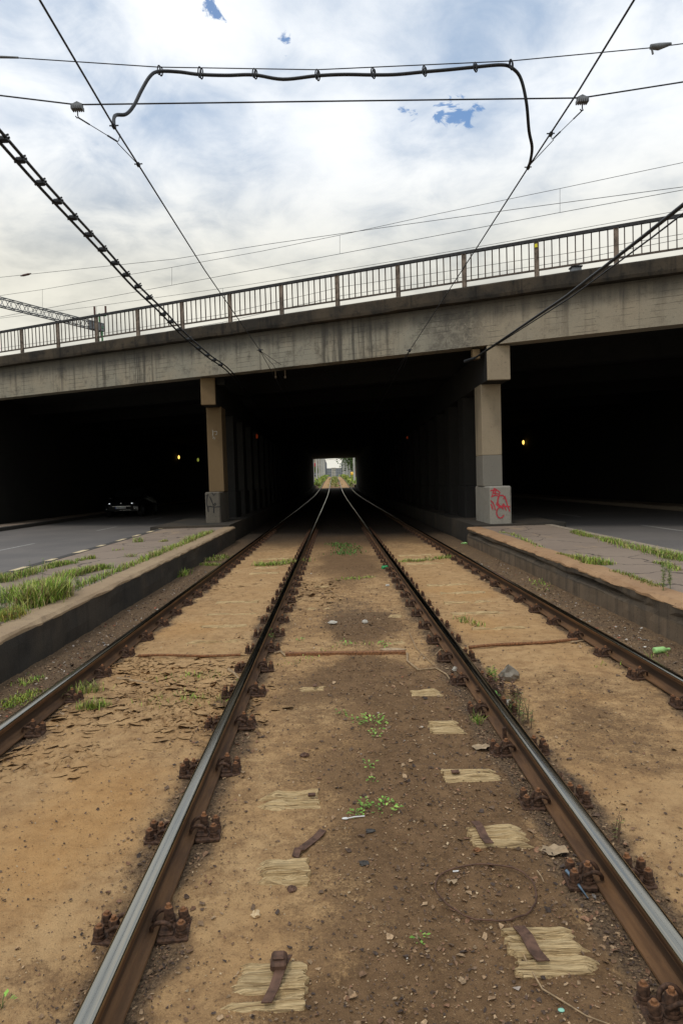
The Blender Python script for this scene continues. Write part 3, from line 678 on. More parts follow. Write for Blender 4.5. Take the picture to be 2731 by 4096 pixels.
# ---- sleepers whose worn wood shows through the sand
def sleeper(x0, x1, yc, wy, zt_, tilt=0, seed=0, label='', gap=.25, name='sleeper', bury=.5):
    e = empty(name, ((x0+x1)/2, yc, zt_), label, 'sleeper', 'worn wooden sleepers in the sand'); rg = np.random.default_rng(seed)
    nx = 40; ny = 44; X, Y = np.meshgrid(np.linspace(x0, x1, nx), np.linspace(-wy/2, wy/2, ny))
    gr = fbm(X*3.0 + seed, Y*150, 3, seed); cr = fbm(X*2 + seed*3, Y*70, 2, seed + 5)
    Z = .020*(gr - .5) - .13*np.clip(.47 - cr, 0, 1)
    Z -= (bury+.12)*.035*np.clip(fbm(X*7, Y*9, 3, seed+9) - .48, 0, 1)*2
    edge = np.minimum((Y + wy/2)/wy, (wy/2 - Y)/wy); Z -= .02*np.clip(1 - edge/.06, 0, 1)
    ex = np.where(x0 + x1 > 0, x1 - X, X - x0); Z -= .05*np.clip(1 - ex/(.05 + .08*fbm(X*0+seed, Y*25, 2, seed+2)), 0, 1)**1.3     # the rail side sinks into the sand
    fe = np.where(x0 + x1 > 0, X - x0, x1 - X); Xr = X + np.where(x0 + x1 > 0, 1, -1)*.05*(fbm(Y*70, X*0+seed, 2, seed+4)-.5)*np.clip(1 - fe/.12, 0, 1) - np.where(x0 + x1 > 0, 1, -1)*.09*(fbm(Y*55, X*0+seed+3, 2, seed+6)-.35)*np.clip(1 - ex/.2, 0, 1)
    V = np.stack([Xr - (x0+x1)/2, Y + tilt*(X - (x0+x1)/2), Z], -1).reshape(-1, 3); n = len(V)
    B = V.copy(); B[:, 2] = -.12
    i = np.arange(nx-1)[None, :] + nx*np.arange(ny-1)[:, None]; F = np.stack([i, i+1, i+1+nx, i+nx], -1).reshape(-1, 4).tolist()
    ring = list(range(nx)) + [nx*(j+1)-1 for j in range(1, ny)] + [nx*(ny-1)+k for k in range(nx-2, -1, -1)] + [nx*j for j in range(ny-2, 0, -1)]
    F += [(ring[(k+1) % len(ring)], ring[k], n+ring[k], n+ring[(k+1) % len(ring)]) for k in range(len(ring))]
    o = npmesh('worn_timber', np.vstack([V, B]), F, M['wood'], e, smooth=False)
    return e
def band(e, x, wy, ang, buckle=False, w=.035, ln=1.0):
    mb = MB(); pts = [(x + ang*t, t*wy*ln, .012 + .006*math.sin(t*9)) for t in np.linspace(-.52, .52, 7)]
    for i in range(6):
        a, b = pts[i], pts[i+1]
        mb.add([(a[0]-w/2,a[1],a[2]),(a[0]+w/2,a[1],a[2]),(b[0]+w/2,b[1],b[2]),(b[0]-w/2,b[1],b[2]),(a[0]-w/2,a[1],a[2]-.004),(a[0]+w/2,a[1],a[2]-.004),(b[0]+w/2,b[1],b[2]-.004),(b[0]-w/2,b[1],b[2]-.004)],
               [(0,1,2,3),(7,6,5,4),(0,3,7,4),(2,1,5,6),(1,0,4,5),(3,2,6,7)])
    if buckle:
        mb.box((x-.028,wy*.12,.006),(x+.028,wy*.12+.075,.036),0,.007); mb.box((x-.022,wy*.12+.02,.036),(x+.022,wy*.12+.062,.046),0,.005)
    mb.build('steel_band', M['strap'], e)
ZS = -.130
e = sleeper(-.62, -.315, 2.275, .23, ZS, 0, 1, 'frayed pale sleeper end with a buckled rusty band near the bottom edge', bury=.4); band(e, .065, .23, .05, True)
e = sleeper(-.60, -.325, 2.955, .20, ZS, 0, 2, 'striped sleeper end below the bent loose strap', bury=.5)
e = sleeper(-.645, -.295, 3.645, .20, ZS, 0, 3, 'pale sleeper end with a small rusty block left of the centre', bury=.5); band(e, .14, .05, 0, False, .04, .8)
e = sleeper(-.58, -.30, 5.66, .10, ZS-.004, .01, 4, 'thin sleeper sliver with a rusty block on it in the brown soil', bury=.8); band(e, .07, .10, 0, False, .03, .8)
e = sleeper(.43, .745, 2.395, .24, ZS+.006, .05, 5, 'thick frayed sleeper end with a rusty band below the wire ring', bury=.2); band(e, -.085, .22, -.03, False, .045, .9)
e = sleeper(.445, .75, 3.185, .20, ZS+.004, .0, 6, 'cracked sleeper end with dark end grain above the wire ring', bury=.35); band(e, -.10, .22, -.02, False, .04, 1.0)
e = sleeper(.425, .80, 3.875, .17, ZS, .0, 7, 'flat pale sleeper with a small block in the dark soil', bury=.35); band(e, -.12, .06, 0, False, .045, .9)
e = sleeper(.46, .705, 4.63, .20, ZS+.008, .0, 8, 'bright splintered sleeper lying broken in the dark soil', bury=.1)
e = sleeper(.415, .71, 5.42, .13, ZS+.004, -.02, 9, 'bright split sleeper farthest along the dark soil patch', bury=.2)
for k, (x0, x1, y, w) in enumerate([(.35,.60,7.15,.10),(.45,.72,8.6,.10),(-.62,-.25,9.3,.08),(-.60,-.30,11.2,.08)]):
    sleeper(x0, x1, y, w, ZS - .006, .02, 30+k, ['short sleeper sliver just past the rusty bar', 'thin sleeper sliver near the can and litter', 'faint sleeper sliver left of the weedy centre strip', 'faint far sleeper sliver before the bridge shadow'][k], bury=1.5)
def thin_sleepers(x0, x1, ylist, side, seed0):
    for k, (y, w) in enumerate(ylist):
        sleeper(x0 + RNG.uniform(0, .15), x1 - RNG.uniform(0, .2), y, w*2.4, ZS - .004, RNG.uniform(-.008, .008), seed0 + k,
                '%s dark timber streak from the tie rod across the sandy %s track' % (ORD[k], side), bury=1.1)
thin_sleepers(1.25, 2.15, [(7.7,.035),(8.6,.05),(9.4,.05),(10.2,.06),(11.0,.05),(13.9,.07),(14.7,.07),(15.5,.07)], 'right', 60)
thin_sleepers(-2.05, -1.2, [(7.5,.03),(8.3,.04),(9.1,.04),(10.,.05),(13.2,.06),(14.,.06),(14.8,.07),(15.7,.07)], 'left', 80)

# ---- tie bars across the tracks
def rod(name, a, b, r, label, mat, flatbar=False):
    mb = MB()
    if flatbar: 
        n = 8
        for i in range(n):
            t0, t1 = i/n, (i+1)/n; pa = [a[j]+(b[j]-a[j])*t0 for j in range(3)]; pb = [a[j]+(b[j]-a[j])*t1 for j in range(3)]
            mb.add([(pa[0],pa[1]-.03,pa[2]-.03),(pa[0],pa[1]+.03,pa[2]-.03),(pa[0],pa[1]+.03,pa[2]),(pa[0],pa[1]-.03,pa[2]-.002),(pb[0],pb[1]-.03,pb[2]-.03),(pb[0],pb[1]+.03,pb[2]-.03),(pb[0],pb[1]+.03,pb[2]),(pb[0],pb[1]-.03,pb[2]-.002)],
                   [(3,2,6,7),(0,3,7,4),(1,5,6,2)])
    else:
        mb.tube([[a[j]+(b[j]-a[j])*t + (0, 0, .006*math.sin(t*7))[j] for j in range(3)] for t in np.linspace(0, 1, 12)], r, 8)
    tag(mb.build(name, mat), label, 'tie bar')
rod('tie_bar', (-.70, 6.82, -.125), (.50, 6.72, -.122), .02, 'flat rusty tie bar lying across the centre strip', M['bolt_orange'], True)
rod('tie_bar', (-2.2, 6.90, -.128), (-1.15, 6.80, -.132), .014, 'thin rusty tie rod across the left track', M['bolt_orange'])
rod('tie_bar', (1.15, 6.82, -.132), (2.30, 6.97, -.125), .016, 'thin rusty tie rod across the right track', M['bolt_orange'])

# ================================================================== LITTER, MUD FLAKES, STONES (uncountable)
def place_z(x, y): return bed_height(np.asarray(x, float), np.asarray(y, float))
def scatter(N, fdens, ymax=15, seed=1, xr=(-3.1, 3.15)):
    rg = np.random.default_rng(seed); out = []; tot = 0
    while tot < N:
        x = rg.uniform(*xr, 60000); y = 1.5*np.exp(rg.uniform(0, 1, 60000)*math.log(ymax/1.5))
        k = rg.uniform(0, 1, 60000) < fdens(x, y); near = np.zeros(len(x), bool)
        for r in RX: near |= np.abs(x - r) < .07
        k &= ~near; out.append(np.stack([x[k], y[k]], 1)); tot += k.sum()
    return np.vstack(out)[:N]
def dens_litter(x, y):
    d, o, l = soil_maps(x, y); return np.clip(.05 + .9*l**1.5 + .35*np.clip(d - .25, 0, 1), 0, 1)
def chip_mesh(name, P, size, colors, label, mat, aspect=(.35, 1), curl=.35, lift=.004, seed=3, tilt=.5):
    rg = np.random.default_rng(seed); N = len(P); s = size(rg, N)*(.8 + .05*np.clip(P[:, 1], 0, 8)); asp = rg.uniform(*aspect, N); a = rg.uniform(0, 2*np.pi, N)
    ux = np.stack([np.cos(a), np.sin(a), rg.normal(0, tilt*.5, N)], 1); uy = np.stack([-np.sin(a), np.cos(a), rg.normal(0, tilt*.5, N)], 1)
    c = np.stack([P[:, 0], P[:, 1], place_z(P[:, 0], P[:, 1]) + lift + s*.10], 1)
    V = []
    for (i, j, k) in [(-1,-.6,0),(-.2,-1,.6),(1,-.35,-.2),(.75,.7,.7),(-.5,.95,-.1)]:
        jx = i + rg.uniform(-.25, .25, N); jy = j + rg.uniform(-.25, .25, N)
        v = c + ux*(jx*s/2)[:, None] + uy*(jy*s*asp/2)[:, None]; v[:, 2] += k*curl*s*rg.uniform(0, 1, N); V.append(v)
    V.append(c + np.stack([0*s, 0*s, -curl*.25*s], 1))
    V = np.stack(V, 1).reshape(-1, 3); b = np.arange(N)[:, None]*6
    F = np.concatenate([np.stack([b[:, 0]+i, b[:, 0]+(i+1) % 5, b[:, 0]+5], 1) for i in range(5)])
    pal = np.array(colors); ci = pal[rg.integers(0, len(pal), N)]*rg.uniform(.7, 1.25, (N, 1)); col = np.repeat(ci, 6, 0)
    o = npmesh(name, V, F, mat, col=col); tag(o, label, 'litter', kind='stuff'); return o
P = scatter(52000, dens_litter, 14, 2)
chip_mesh('leaf_litter', P, lambda r, n: np.clip(r.lognormal(-4.75, .55, n), .004, .036), [(.20,.12,.07),(.27,.175,.10),(.34,.235,.14),(.10,.065,.045),(.22,.12,.07),(.07,.05,.04),(.15,.10,.065)], 'dry leaf and wood crumbs strewn along the rails', M['chips'])
P = scatter(22000, lambda x, y: np.clip(.18 + .5*dens_litter(x, y), 0, 1), 10, 5)
chip_mesh('gravel', P, lambda r, n: np.clip(r.lognormal(-5.25, .45, n), .003, .016), [(.10,.065,.045),(.15,.10,.065),(.30,.21,.13),(.46,.35,.22),(.08,.06,.05)], 'small stones and dark grit scattered on the sandy soil', M['chips'], (.6, 1), .6, .002, 9)
P = scatter(1500, lambda x, y: np.clip(np.abs(x) > 2.6, 0, 1)*.9 + .03*dens_litter(x, y), 14, 6)
chip_mesh('litter', P, lambda r, n: np.clip(r.lognormal(-4.1, .4, n), .008, .035), [(.58,.53,.46),(.36,.30,.25),(.34,.12,.07),(.22,.2,.18),(.44,.37,.29)], 'pale paper and brick crumbs beside the outer rails', M['chips'], (.4, .9), .4, .004, 12)
def dens_mud(x, y): return np.clip(crackmask(x, y)**1.1, 0, 1)
def mud_plates(P, seed):
    rg = np.random.default_rng(seed); N = len(P); k = 7
    L = np.clip(rg.lognormal(-3.25, .5, N), .018, .10); W_ = L*rg.uniform(.5, 1.1, N); lift = L*rg.uniform(.0, .34, N); rot = rg.normal(0, .9, N); V = []
    for i in range(k):
        a = 2*math.pi*(i + rg.uniform(-.3, .3, N))/k; rr = rg.uniform(.65, 1.15, N)
        lx = np.cos(a)*rr*W_; ly = np.sin(a)*rr*L*.8; t = np.clip(-np.sin(a + rot), 0, 1)
        x = P[:, 0] + lx; y = P[:, 1] + ly
        V.append(np.stack([x, y, place_z(x, y) + .003 + lift*t**1.4*rg.uniform(.6, 1.2, N)], 1))
    V.append(np.stack([P[:, 0], P[:, 1], place_z(P[:, 0], P[:, 1]) + .006], 1)); V = np.stack(V, 1).reshape(-1, 3); b = np.arange(N)*(k + 1)
    F = np.concatenate([np.stack([b + i, b + (i+1) % k, b + k], 1) for i in range(k)])
    o = npmesh('mud_flakes', V, F, M['dirt'], smooth=True); tag(o, 'curled plates of dried mud over the cracked sand', 'dried mud', kind='stuff')
    c = np.zeros((len(V), 4), np.float32); d, g_, l_ = soil_maps(V[:, 0].astype(float), V[:, 1].astype(float)); c[:, 0] = d; c[:, 1] = g_
    at = o.data.color_attributes.new('soil', 'FLOAT_COLOR', 'POINT'); at.data.foreach_set('color', c.ravel())
mud_plates(scatter(1150, dens_mud, 12, 8, (-2.38, -.1)), 15)

# ================================================================== GRASS AND WEEDS
def blades(base, h, w, lean, cols, rg, bend=.6):
    """base (N,3), h (N,), returns V, F, col: 3-segment blades"""
    N = len(base); a = rg.uniform(0, 2*np.pi, N); d = np.stack([np.cos(a), np.sin(a), 0*a], 1); s = np.stack([-np.sin(a), np.cos(a), 0*a], 1)
    V = []; ln = rg.uniform(.2, 1, N)*lean
    for t, ww in ((0, 1), (.4, .85), (.75, .55), (1, .05)):
        c = base + d*(h*ln*(t**(1+bend)))[:, None]; c = c + np.stack([0*h, 0*h, h*t*(1 - .35*ln*t)], 1)
        V += [c - s*(w*ww/2)[:, None], c + s*(w*ww/2)[:, None]]
    V = np.stack(V, 1).reshape(-1, 3); b = np.arange(N)*8
    F = np.concatenate([np.stack([b+2*i, b+2*i+1, b+2*i+3, b+2*i+2], 1) for i in range(3)])
    pal = np.array(cols); ci = pal[rg.integers(0, len(pal), N)]*rg.uniform(.7, 1.3, (N, 1)); col = np.repeat(ci, 8, 0)
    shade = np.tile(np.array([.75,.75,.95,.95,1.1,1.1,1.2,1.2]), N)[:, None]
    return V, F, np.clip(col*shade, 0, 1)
GC = [(.17,.29,.035),(.24,.37,.045),(.32,.42,.07),(.10,.18,.035),(.40,.38,.12),(.34,.27,.13),(.22,.17,.08)]
class Field:
    def __init__(s): s.V = []; s.F = []; s.C = []; s.n = 0
    def add(s, V, F, C): s.V.append(V); s.F.append(F + s.n); s.C.append(C); s.n += len(V)
    def build(s, name, label, mat='grass', parent=None, stuff=True):
        o = npmesh(name, np.vstack(s.V), np.vstack(s.F), M[mat], parent, np.vstack(s.C))
        if stuff: tag(o, label, 'grass', kind='stuff')
        return o
def along(fld, pts, N, wid, hh, seed, ww=.008, lean=.8, cols=GC, zf=None, clump=0):
    rg = np.random.default_rng(seed); P = np.array(pts, float); L = np.r_[0, np.cumsum(np.linalg.norm(np.diff(P[:, :2], axis=0), axis=1))]
    t = rg.uniform(0, L[-1], N)
    if clump:
        dn = fbm(t*clump, t*0, 3, seed); k = rg.uniform(.08, .58, N) < dn; t = t[k]
    x = np.interp(t, L, P[:, 0]); y = np.interp(t, L, P[:, 1]); z = np.interp(t, L, P[:, 2]); n = len(t)
    wd = np.interp(t, L, np.linspace(0, 1, len(L))*0 + 1)*wid if np.isscalar(wid) else np.interp(t, L, wid)
    x = x + rg.normal(0, .4, n)*wd; y = y + rg.normal(0, .25, n)*wd
    if zf is not None: z = zf(x, y)
    hv = (hh if np.isscalar(hh) else np.interp(t, L, hh))*rg.uniform(.35, 1.2, n)*(.65 + .8*fbm(x*3.1, y*2.3, 3, seed))
    fld.add(*blades(np.stack([x, y, z - .004], 1), hv, ww*rg.uniform(.6, 1.3, n)*(1 + y*.03), lean, cols, rg))
zp = lambda p: tuple(np.r_[p[:2], PZ(p[1])])
cr = lambda a, b: gp(a*.3296, (2150 + b/1.742)*.57416, .27)
g = Field()
pa = [zp((-3.60, 6.0)), zp((-3.62, 7.0)), zp((-3.62, 8.5)), zp((-3.55, 10)), zp((-3.53, 12.5)), zp((-3.52, 15)), zp((-3.50, 18.6))]
along(g, pa, 4200, [.18,.24,.15,.11,.12,.13,.10], [.15,.20,.14,.095,.11,.12,.10], 1, clump=2.2)
along(g, [zp(cr(180,500)), zp(cr(300,470)), zp(cr(440,410))], 1700, .17, .22, 2, .011)
along(g, [zp(cr(0,470)), zp(cr(120,430)), zp(cr(260,380)), zp(cr(380,330)), zp(cr(520,275)), zp(cr(640,245)), zp(cr(750,225))], 4200, [.30,.26,.2,.16,.14,.13,.13], [.22,.21,.16,.12,.12,.11,.11], 3, clump=2.2)
along(g, [zp(cr(0,325)), zp(cr(120,290)), zp(cr(260,250)), zp(cr(400,210)), zp(cr(515,190))], 2600, [.2,.18,.16,.14,.12], [.14,.12,.10,.10,.08], 4, clump=2.2)
along(g, [zp(cr(0,590)), zp(cr(60,575)), zp(cr(120,545))], 700, .14, .10, 5, .008, .8, [(.30,.30,.06),(.36,.30,.07),(.20,.28,.05)])
for (a, b, n, h) in [(945,48,70,.12),(880,150,50,.08),(1120,45,80,.06),(800,105,40,.06),(600,165,120,.08),(540,175,80,.06)]: 
    p = zp(cr(a, b)); along(g, [p, (p[0]+.12, p[1]+.1, p[2])], n, .10, h, int(a))
g.build('grass', 'bright green grass in lines along the left pavement')
g = Field(); crr = lambda a, b: gp((2231 + a/3.136)*.57416, (2050 + b/3.136)*.57416, .28)
along(g, [zp(crr(190,268)), zp(crr(330,310)), zp(crr(460,330)), zp(crr(700,395)), zp(crr(860,455)), zp(crr(1050,480)), zp(crr(1250,540)), zp(crr(1450,590)), zp(crr(1600,620))], 3600, [.10,.12,.14,.14,.18,.18,.2,.2,.2], [.08,.09,.09,.09,.11,.11,.11,.12,.10], 21, clump=2.2)
along(g, [zp(crr(380,640)), zp(crr(470,660)), zp(crr(640,665))], 700, .16, [.10,.13,.07], 22)
along(g, [zp(crr(190,585)), zp(crr(260,600)), zp(crr(340,630))], 240, .10, .09, 23)
along(g, [zp(crr(0,535)), zp(crr(100,555)), zp(crr(180,580))], 220, .06, .05, 24, .008, .8, [(.28,.24,.05),(.20,.24,.05)])
along(g, [zp(crr(680,750)), zp(crr(850,790)), zp(crr(1000,850)), zp(crr(1250,945))], 500, .09, .05, 25, .008, .8, [(.26,.24,.05),(.16,.24,.05),(.2,.2,.06)])
along(g, [zp(crr(1200,640)), zp(crr(1300,650)), zp(crr(1500,740))], 260, .10, .06, 26)
along(g, [zp(gp(1150,1225,.3)), zp(gp(1170,1227,.3)), zp(gp(1240,1258,.3))], 240, .08, .06, 27, .01)
g.build('grass', 'green grass in thin lines along the right pavement')
g = Field(); zf = place_z; G3 = lambda u, v: gp(u, v)
along(g, [G3(600,1300), G3(640,1296), G3(690,1288)], 900, .35, .10, 31, .011, .8, GC, zf); along(g, [G3(470,1300), G3(500,1298)], 260, .3, .07, 32, .012, .8, GC, zf)
along(g, [G3(1000,1284), G3(1045,1278)], 300, .3, .08, 33, .012, .8, GC, zf); along(g, [G3(920,1290), G3(985,1287)], 280, .25, .06, 34, .012, .8, GC, zf)
along(g, [G3(770,1248), G3(800,1258), G3(790,1275)], 500, .5, .06, 35, .016, .9, [(.07,.15,.03),(.10,.19,.04)], zf); along(g, [G3(790,1330), G3(850,1325)], 200, .3, .04, 36, .012, .8, GC, zf)
along(g, [G3(400,1330), G3(425,1320)], 220, .2, .16, 37, .010, .8, GC, zf); along(g, [G3(475,1292), G3(520,1280)], 240, .3, .09, 38, .012, .8, GC, zf)
along(g, [G3(120,1615), G3(160,1598), G3(225,1588)], 330, .12, .11, 39, .006, .7, GC, zf); along(g, [G3(190,1630), G3(240,1622)], 260, .09, .075, 40, .006, .8, GC, zf)
along(g, [G3(330,1615), G3(420,1600), G3(520,1610)], 230, .3, .045, 41, .006, .9, GC, zf); along(g, [G3(370,1560), G3(500,1550)], 160, .3, .04, 42, .006, .9, GC, zf)
along(g, [G3(0,1632), G3(40,1615), G3(80,1590)], 520, .14, .04, 43, .008, .9, [(.22,.28,.04),(.32,.34,.06),(.16,.24,.04)], zf); along(g, [G3(45,1580), G3(90,1560)], 200, .10, .05, 44, .007, .9, GC, zf)
along(g, [G3(1370,1535), G3(1545,1500)], 60, .15, .05, 45, .007, .9, GC, zf); along(g, [G3(1225,1335), G3(1260,1360)], 90, .2, .05, 46, .01, .9, GC, zf)
along(g, [G3(1085,1650), G3(1100,1665)], 60, .05, .07, 47, .005, .8, GC, zf); along(g, [G3(1205,1745), G3(1215,1735)], 16, .03, .10, 48, .004, .5, GC, zf)
along(g, [G3(1050,1420), G3(1100,1440)], 90, .12, .06, 49, .008, .9, GC, zf); along(g, [G3(650,1530), G3(700,1510), G3(800,1480), G3(900,1478)], 130, .2, .035, 50, .008, .9, GC, zf)
g.build('grass', 'sparse short grass growing between the rails')

def leafy(p, r, n, h, lsz, cols, seed, name, label, cat='weed', group=None, stems=3):
    """small broad-leaved plant: stems + leaf quads"""
    rg = np.random.default_rng(seed); e = empty(name, tuple(p), label, cat, group); mb = MB()
    for k in range(stems):
        a = rg.uniform(0, 6.28); q = (r*.5*math.cos(a), r*.5*math.sin(a), h*rg.uniform(.5, .9)); mb.tube([(0,0,-.01), (q[0]*.4, q[1]*.4, q[2]*.6), q], .0016, 5)
    mb.build('stem', M['stemgreen'], e)
    a = rg.uniform(0, 6.28, n); rr = r*np.sqrt(rg.uniform(0, 1, n)); c = np.stack([rr*np.cos(a), rr*np.sin(a), h*rg.uniform(.15, 1, n)], 1)
    d = np.stack([np.cos(a), np.sin(a), rg.uniform(-.1, .7, n)], 1); d /= np.linalg.norm(d, axis=1)[:, None]; s = np.stack([-np.sin(a), np.cos(a), rg.normal(0, .3, n)], 1); L = lsz*rg.uniform(.6, 1.3, n)
    V = np.stack([c, c + d*(L*.5)[:, None] + s*(L*.28)[:, None], c + d*L[:, None] - np.stack([0*L, 0*L, L*.15], 1), c + d*(L*.5)[:, None] - s*(L*.28)[:, None]], 1).reshape(-1, 3)
    F = np.arange(4*n).reshape(-1, 4); col = np.repeat(np.array(cols)[rg.integers(0, len(cols), n)]*rg.uniform(.75, 1.3, (n, 1)), 4, 0)
    npmesh('leaves', V, F, M['leaf'], e, col); return e
M['stemgreen'] = simple('stem_green', (.14,.18,.06,1), .8, 0, .3, 30); M['stembrown'] = simple('dry_stem', (.16,.10,.065,1), .9, 0, .35, 30)
LG = [(.13,.27,.04),(.19,.35,.06),(.25,.38,.08)]
def on(u, v): p = gp(u, v); return (p[0], p[1], float(place_z(p[0], p[1])))
for k, (u, v, r, n, h, l, lb) in enumerate([(855,1660,.10,46,.05,.030,'low leafy sprouts in the middle of the dark soil'),(820,1655,.06,18,.035,.024,'small sprout left of the leafy patch on dark soil'),(780,1640,.05,14,.03,.022,'sparse sprout near the centre above the sand'),
  (862,1690,.05,18,.04,.028,'single sprout just below the leafy patch'),(850,1768,.04,12,.05,.026,'young sprout standing alone on the brown soil'),(857,1797,.035,12,.02,.02,'flat seedling below the lone sprout'),(835,1862,.04,12,.045,.026,'seedling beside the spoon and grass tuft'),
  (880,1862,.085,44,.035,.026,'wide clump of rounded leaves right of the spoon'),(817,1872,.04,30,.025,.018,'tiny tuft growing by the white spoon'),(965,2157,.025,12,.03,.018,'tiny yellow green seedling in the lower dark soil'),(5,2308,.035,14,.04,.025,'seedling at the left edge of the near sand'),
  (790,1482,.08,22,.05,.03,'sprouts growing behind the flat tie bar'),(880,1485,.07,18,.045,.03,'sprouts beside the pale card behind the tie bar'),(620,1468,.05,26,.12,.03,'leafy weed against the inner left rail'),(1065,1530,.04,8,.05,.04,'bright green leaf by the tangled twig'),(690,1470,.06,14,.03,.028,'sprouts in front of the crumpled papers')]):
    leafy(on(u, v), r, n, h, l, LG, 100 + k, 'seedling', lb, 'seedling', 'green seedlings between the rails')
# taller weeds along the inner right rail and on the pavements
def stalk(p, h, n, lsz, cols, seed, label, lean=(0, 0), spread=.03, mat='stemgreen', stems=1, name='weed', group=None):
    rg = np.random.default_rng(seed); e = empty(name, tuple(p), label, 'weed', group); mb = MB(); V = []; 
    for k in range(stems):
        ox, oy = rg.normal(0, spread, 2) if stems > 1 else (0, 0); hh = h*rg.uniform(.65, 1.05) if stems > 1 else h; lx, ly = lean[0] + rg.normal(0, .08), lean[1] + rg.normal(0, .08)
        P = [(ox + lx*hh*t*t, oy + ly*hh*t*t, hh*t) for t in np.linspace(0, 1, 7)]; mb.tube([(ox, oy, -.02)] + P, [.003]*4 + [.0024]*2 + [.0015]*2, 5)
        for j in range(n):
            t = rg.uniform(.15, 1); c = np.array([ox + lx*hh*t*t, oy + ly*hh*t*t, hh*t]); a = rg.uniform(0, 6.28); L = lsz*rg.uniform(.5, 1.2)*(1.15 - .5*t)
            d = np.array([math.cos(a), math.sin(a), rg.uniform(-.2, .9)]); s = np.array([-math.sin(a), math.cos(a), 0])
            V += [c, c + d*L*.5 + s*L*.14, c + d*L - np.array([0, 0, L*.2]), c + d*L*.5 - s*L*.14]
    mb.build('stem', M[mat], e); n4 = len(V)//4
    col = np.repeat(np.array(cols)[rg.integers(0, len(cols), n4)]*rg.uniform(.7, 1.3, (n4, 1)), 4, 0)
    npmesh('leaves', np.array(V), np.arange(4*n4).reshape(-1, 4), M['leaf'], e, col); return e
BR = [(.13,.075,.05),(.20,.12,.075),(.09,.055,.04)]
stalk(on(1120,1565), .16, 60, .035, [(.20,.33,.05),(.28,.42,.07),(.12,.22,.05)], 201, 'bright green feathery weed behind the inner right rail', (0, 0), .03, 'stemgreen', 3)
stalk(on(1140,1590), .15, 34, .05, BR, 202, 'dead brown weed clump beside the grey plastic bag', (.1, 0), .06, 'stembrown', 8)
stalk(on(1155,1600), .10, 24, .06, BR + [(.3,.22,.15)], 203, 'withered brown leaves at the foot of the rail', (0, 0), .07, 'stembrown', 6)
stalk(on(1180,1640), .19, 40, .030, [(.14,.20,.05),(.18,.24,.06),(.16,.12,.06)], 204, 'olive green weed stems in front of the plastic bag', (.05, 0), .04, 'stembrown', 5)
stalk(on(1205,1665), .17, 34, .028, [(.15,.22,.06),(.20,.16,.07),(.11,.16,.05)], 205, 'dry mixed weed stems nearest the rail joint', (.08, 0), .05, 'stembrown', 6)
stalk(on(1135,1612), .07, 16, .05, [(.12,.27,.06),(.2,.36,.08)], 206, 'low green leaves between rail and plastic bag', (0, 0), .03, 'stemgreen', 3)
stalk(on(1412,1935), .13, 10, .03, [(.14,.10,.05),(.18,.2,.06)], 207, 'bare reddish twig sprouting right of the inner right rail', (.1, 0), .012, 'stembrown', 3)
stalk(on(1285,1800), .09, 20, .022, [(.16,.07,.05),(.2,.1,.06)], 208, 'small dead red brown plant by a rail bolt', (0, 0), .012, 'stembrown', 3)
stalk(on(1058,1475), .10, 14, .03, [(.14,.07,.05),(.1,.06,.045)], 209, 'dark dead stalk in the sandy right track', (0, 0), .01, 'stembrown', 2)
stalk(on(1062,1430), .12, 16, .028, LG, 210, 'thin green stalk by the inner right rail far along', (.1, 0), .02, 'stemgreen', 3)
for k, (q, h, n, st, lb, cc) in enumerate([(gp(1523,1357,.28), .40, 90, 2, 'tall bushy weed on the edge of the right pavement', [(.14,.24,.07),(.22,.32,.08),(.14,.13,.07),(.3,.34,.09)]),
   (gp(1533,1354,.28), .36, 80, 2, 'second tall weed close beside the bushy one on the right', [(.12,.22,.07),(.20,.30,.08),(.3,.36,.10)]),
   (cr(300,330), .34, 50, 1, 'tall upright weed among grass near the left road kerb', LG), (cr(215,275), .22, 40, 1, 'weed standing in the outermost grass line on the left', [(.13,.2,.06),(.2,.26,.07)]),
   (cr(550,385), .20, 44, 2, 'grey green weed at the end of the near grass strip', [(.12,.19,.07),(.17,.24,.08)]), (cr(25,560), .30, 60, 2, 'dark weed at the left edge on the pavement', [(.08,.15,.05),(.11,.19,.06)]),
   (cr(90,590), .22, 34, 3, 'red stemmed weed on the left wall coping', [(.25,.10,.07),(.18,.2,.06),(.3,.12,.1)]), (cr(750,290), .20, 20, 1, 'thin weed stalk mid way along the left coping', LG)]):
    q = np.array(q); q[2] = PZ(q[1]); stalk(tuple(q), h, n, .038, cc, 220 + k, lb, (.04, 0), .03, 'stemgreen', st)

# ================================================================== LITTER THINGS
def crumple(u, v, r, mat, name, label, cat, seed, sc=(1, .7, .5), zoff=0):
    p = on(u, v); mb = MB().ball((0,0,0), r, 12, 8); rg = np.random.default_rng(seed)
    mb.v = [(a*sc[0]*(1+rg.uniform(-.35,.35)), b*sc[1]*(1+rg.uniform(-.35,.35)), c*sc[2]*(1+rg.uniform(-.4,.4))) for a, b, c in mb.v]; mb.sm = [False]*len(mb.f)
    o = mb.build(name, M[mat]); o.location = (p[0], p[1], p[2] + r*sc[2]*.7 + zoff); tag(o, label, cat); return o
crumple(763, 1434, .045, 'paper', 'crumpled_paper', 'blue and white crumpled paper left of centre on the brown soil', 'paper', 1, (1.2,.8,.45))
crumple(838, 1432, .035, 'paper', 'crumpled_paper', 'small white crumpled paper right of the other one', 'paper', 2, (1,.8,.7))
crumple(900, 1493, .085, 'card', 'torn_card', 'torn pale card lying behind the tie bar', 'card', 3, (1.4,.6,.12))
crumple(1168, 1563, .075, 'tarp', 'plastic_bag', 'grey crumpled plastic bag among the weeds by the rail', 'plastic bag', 4, (1,.7,.9))
crumple(1165, 1622, .045, 'paper', 'torn_paper', 'white torn paper stuck behind the inner right rail', 'paper', 5, (1.1,.5,.7))
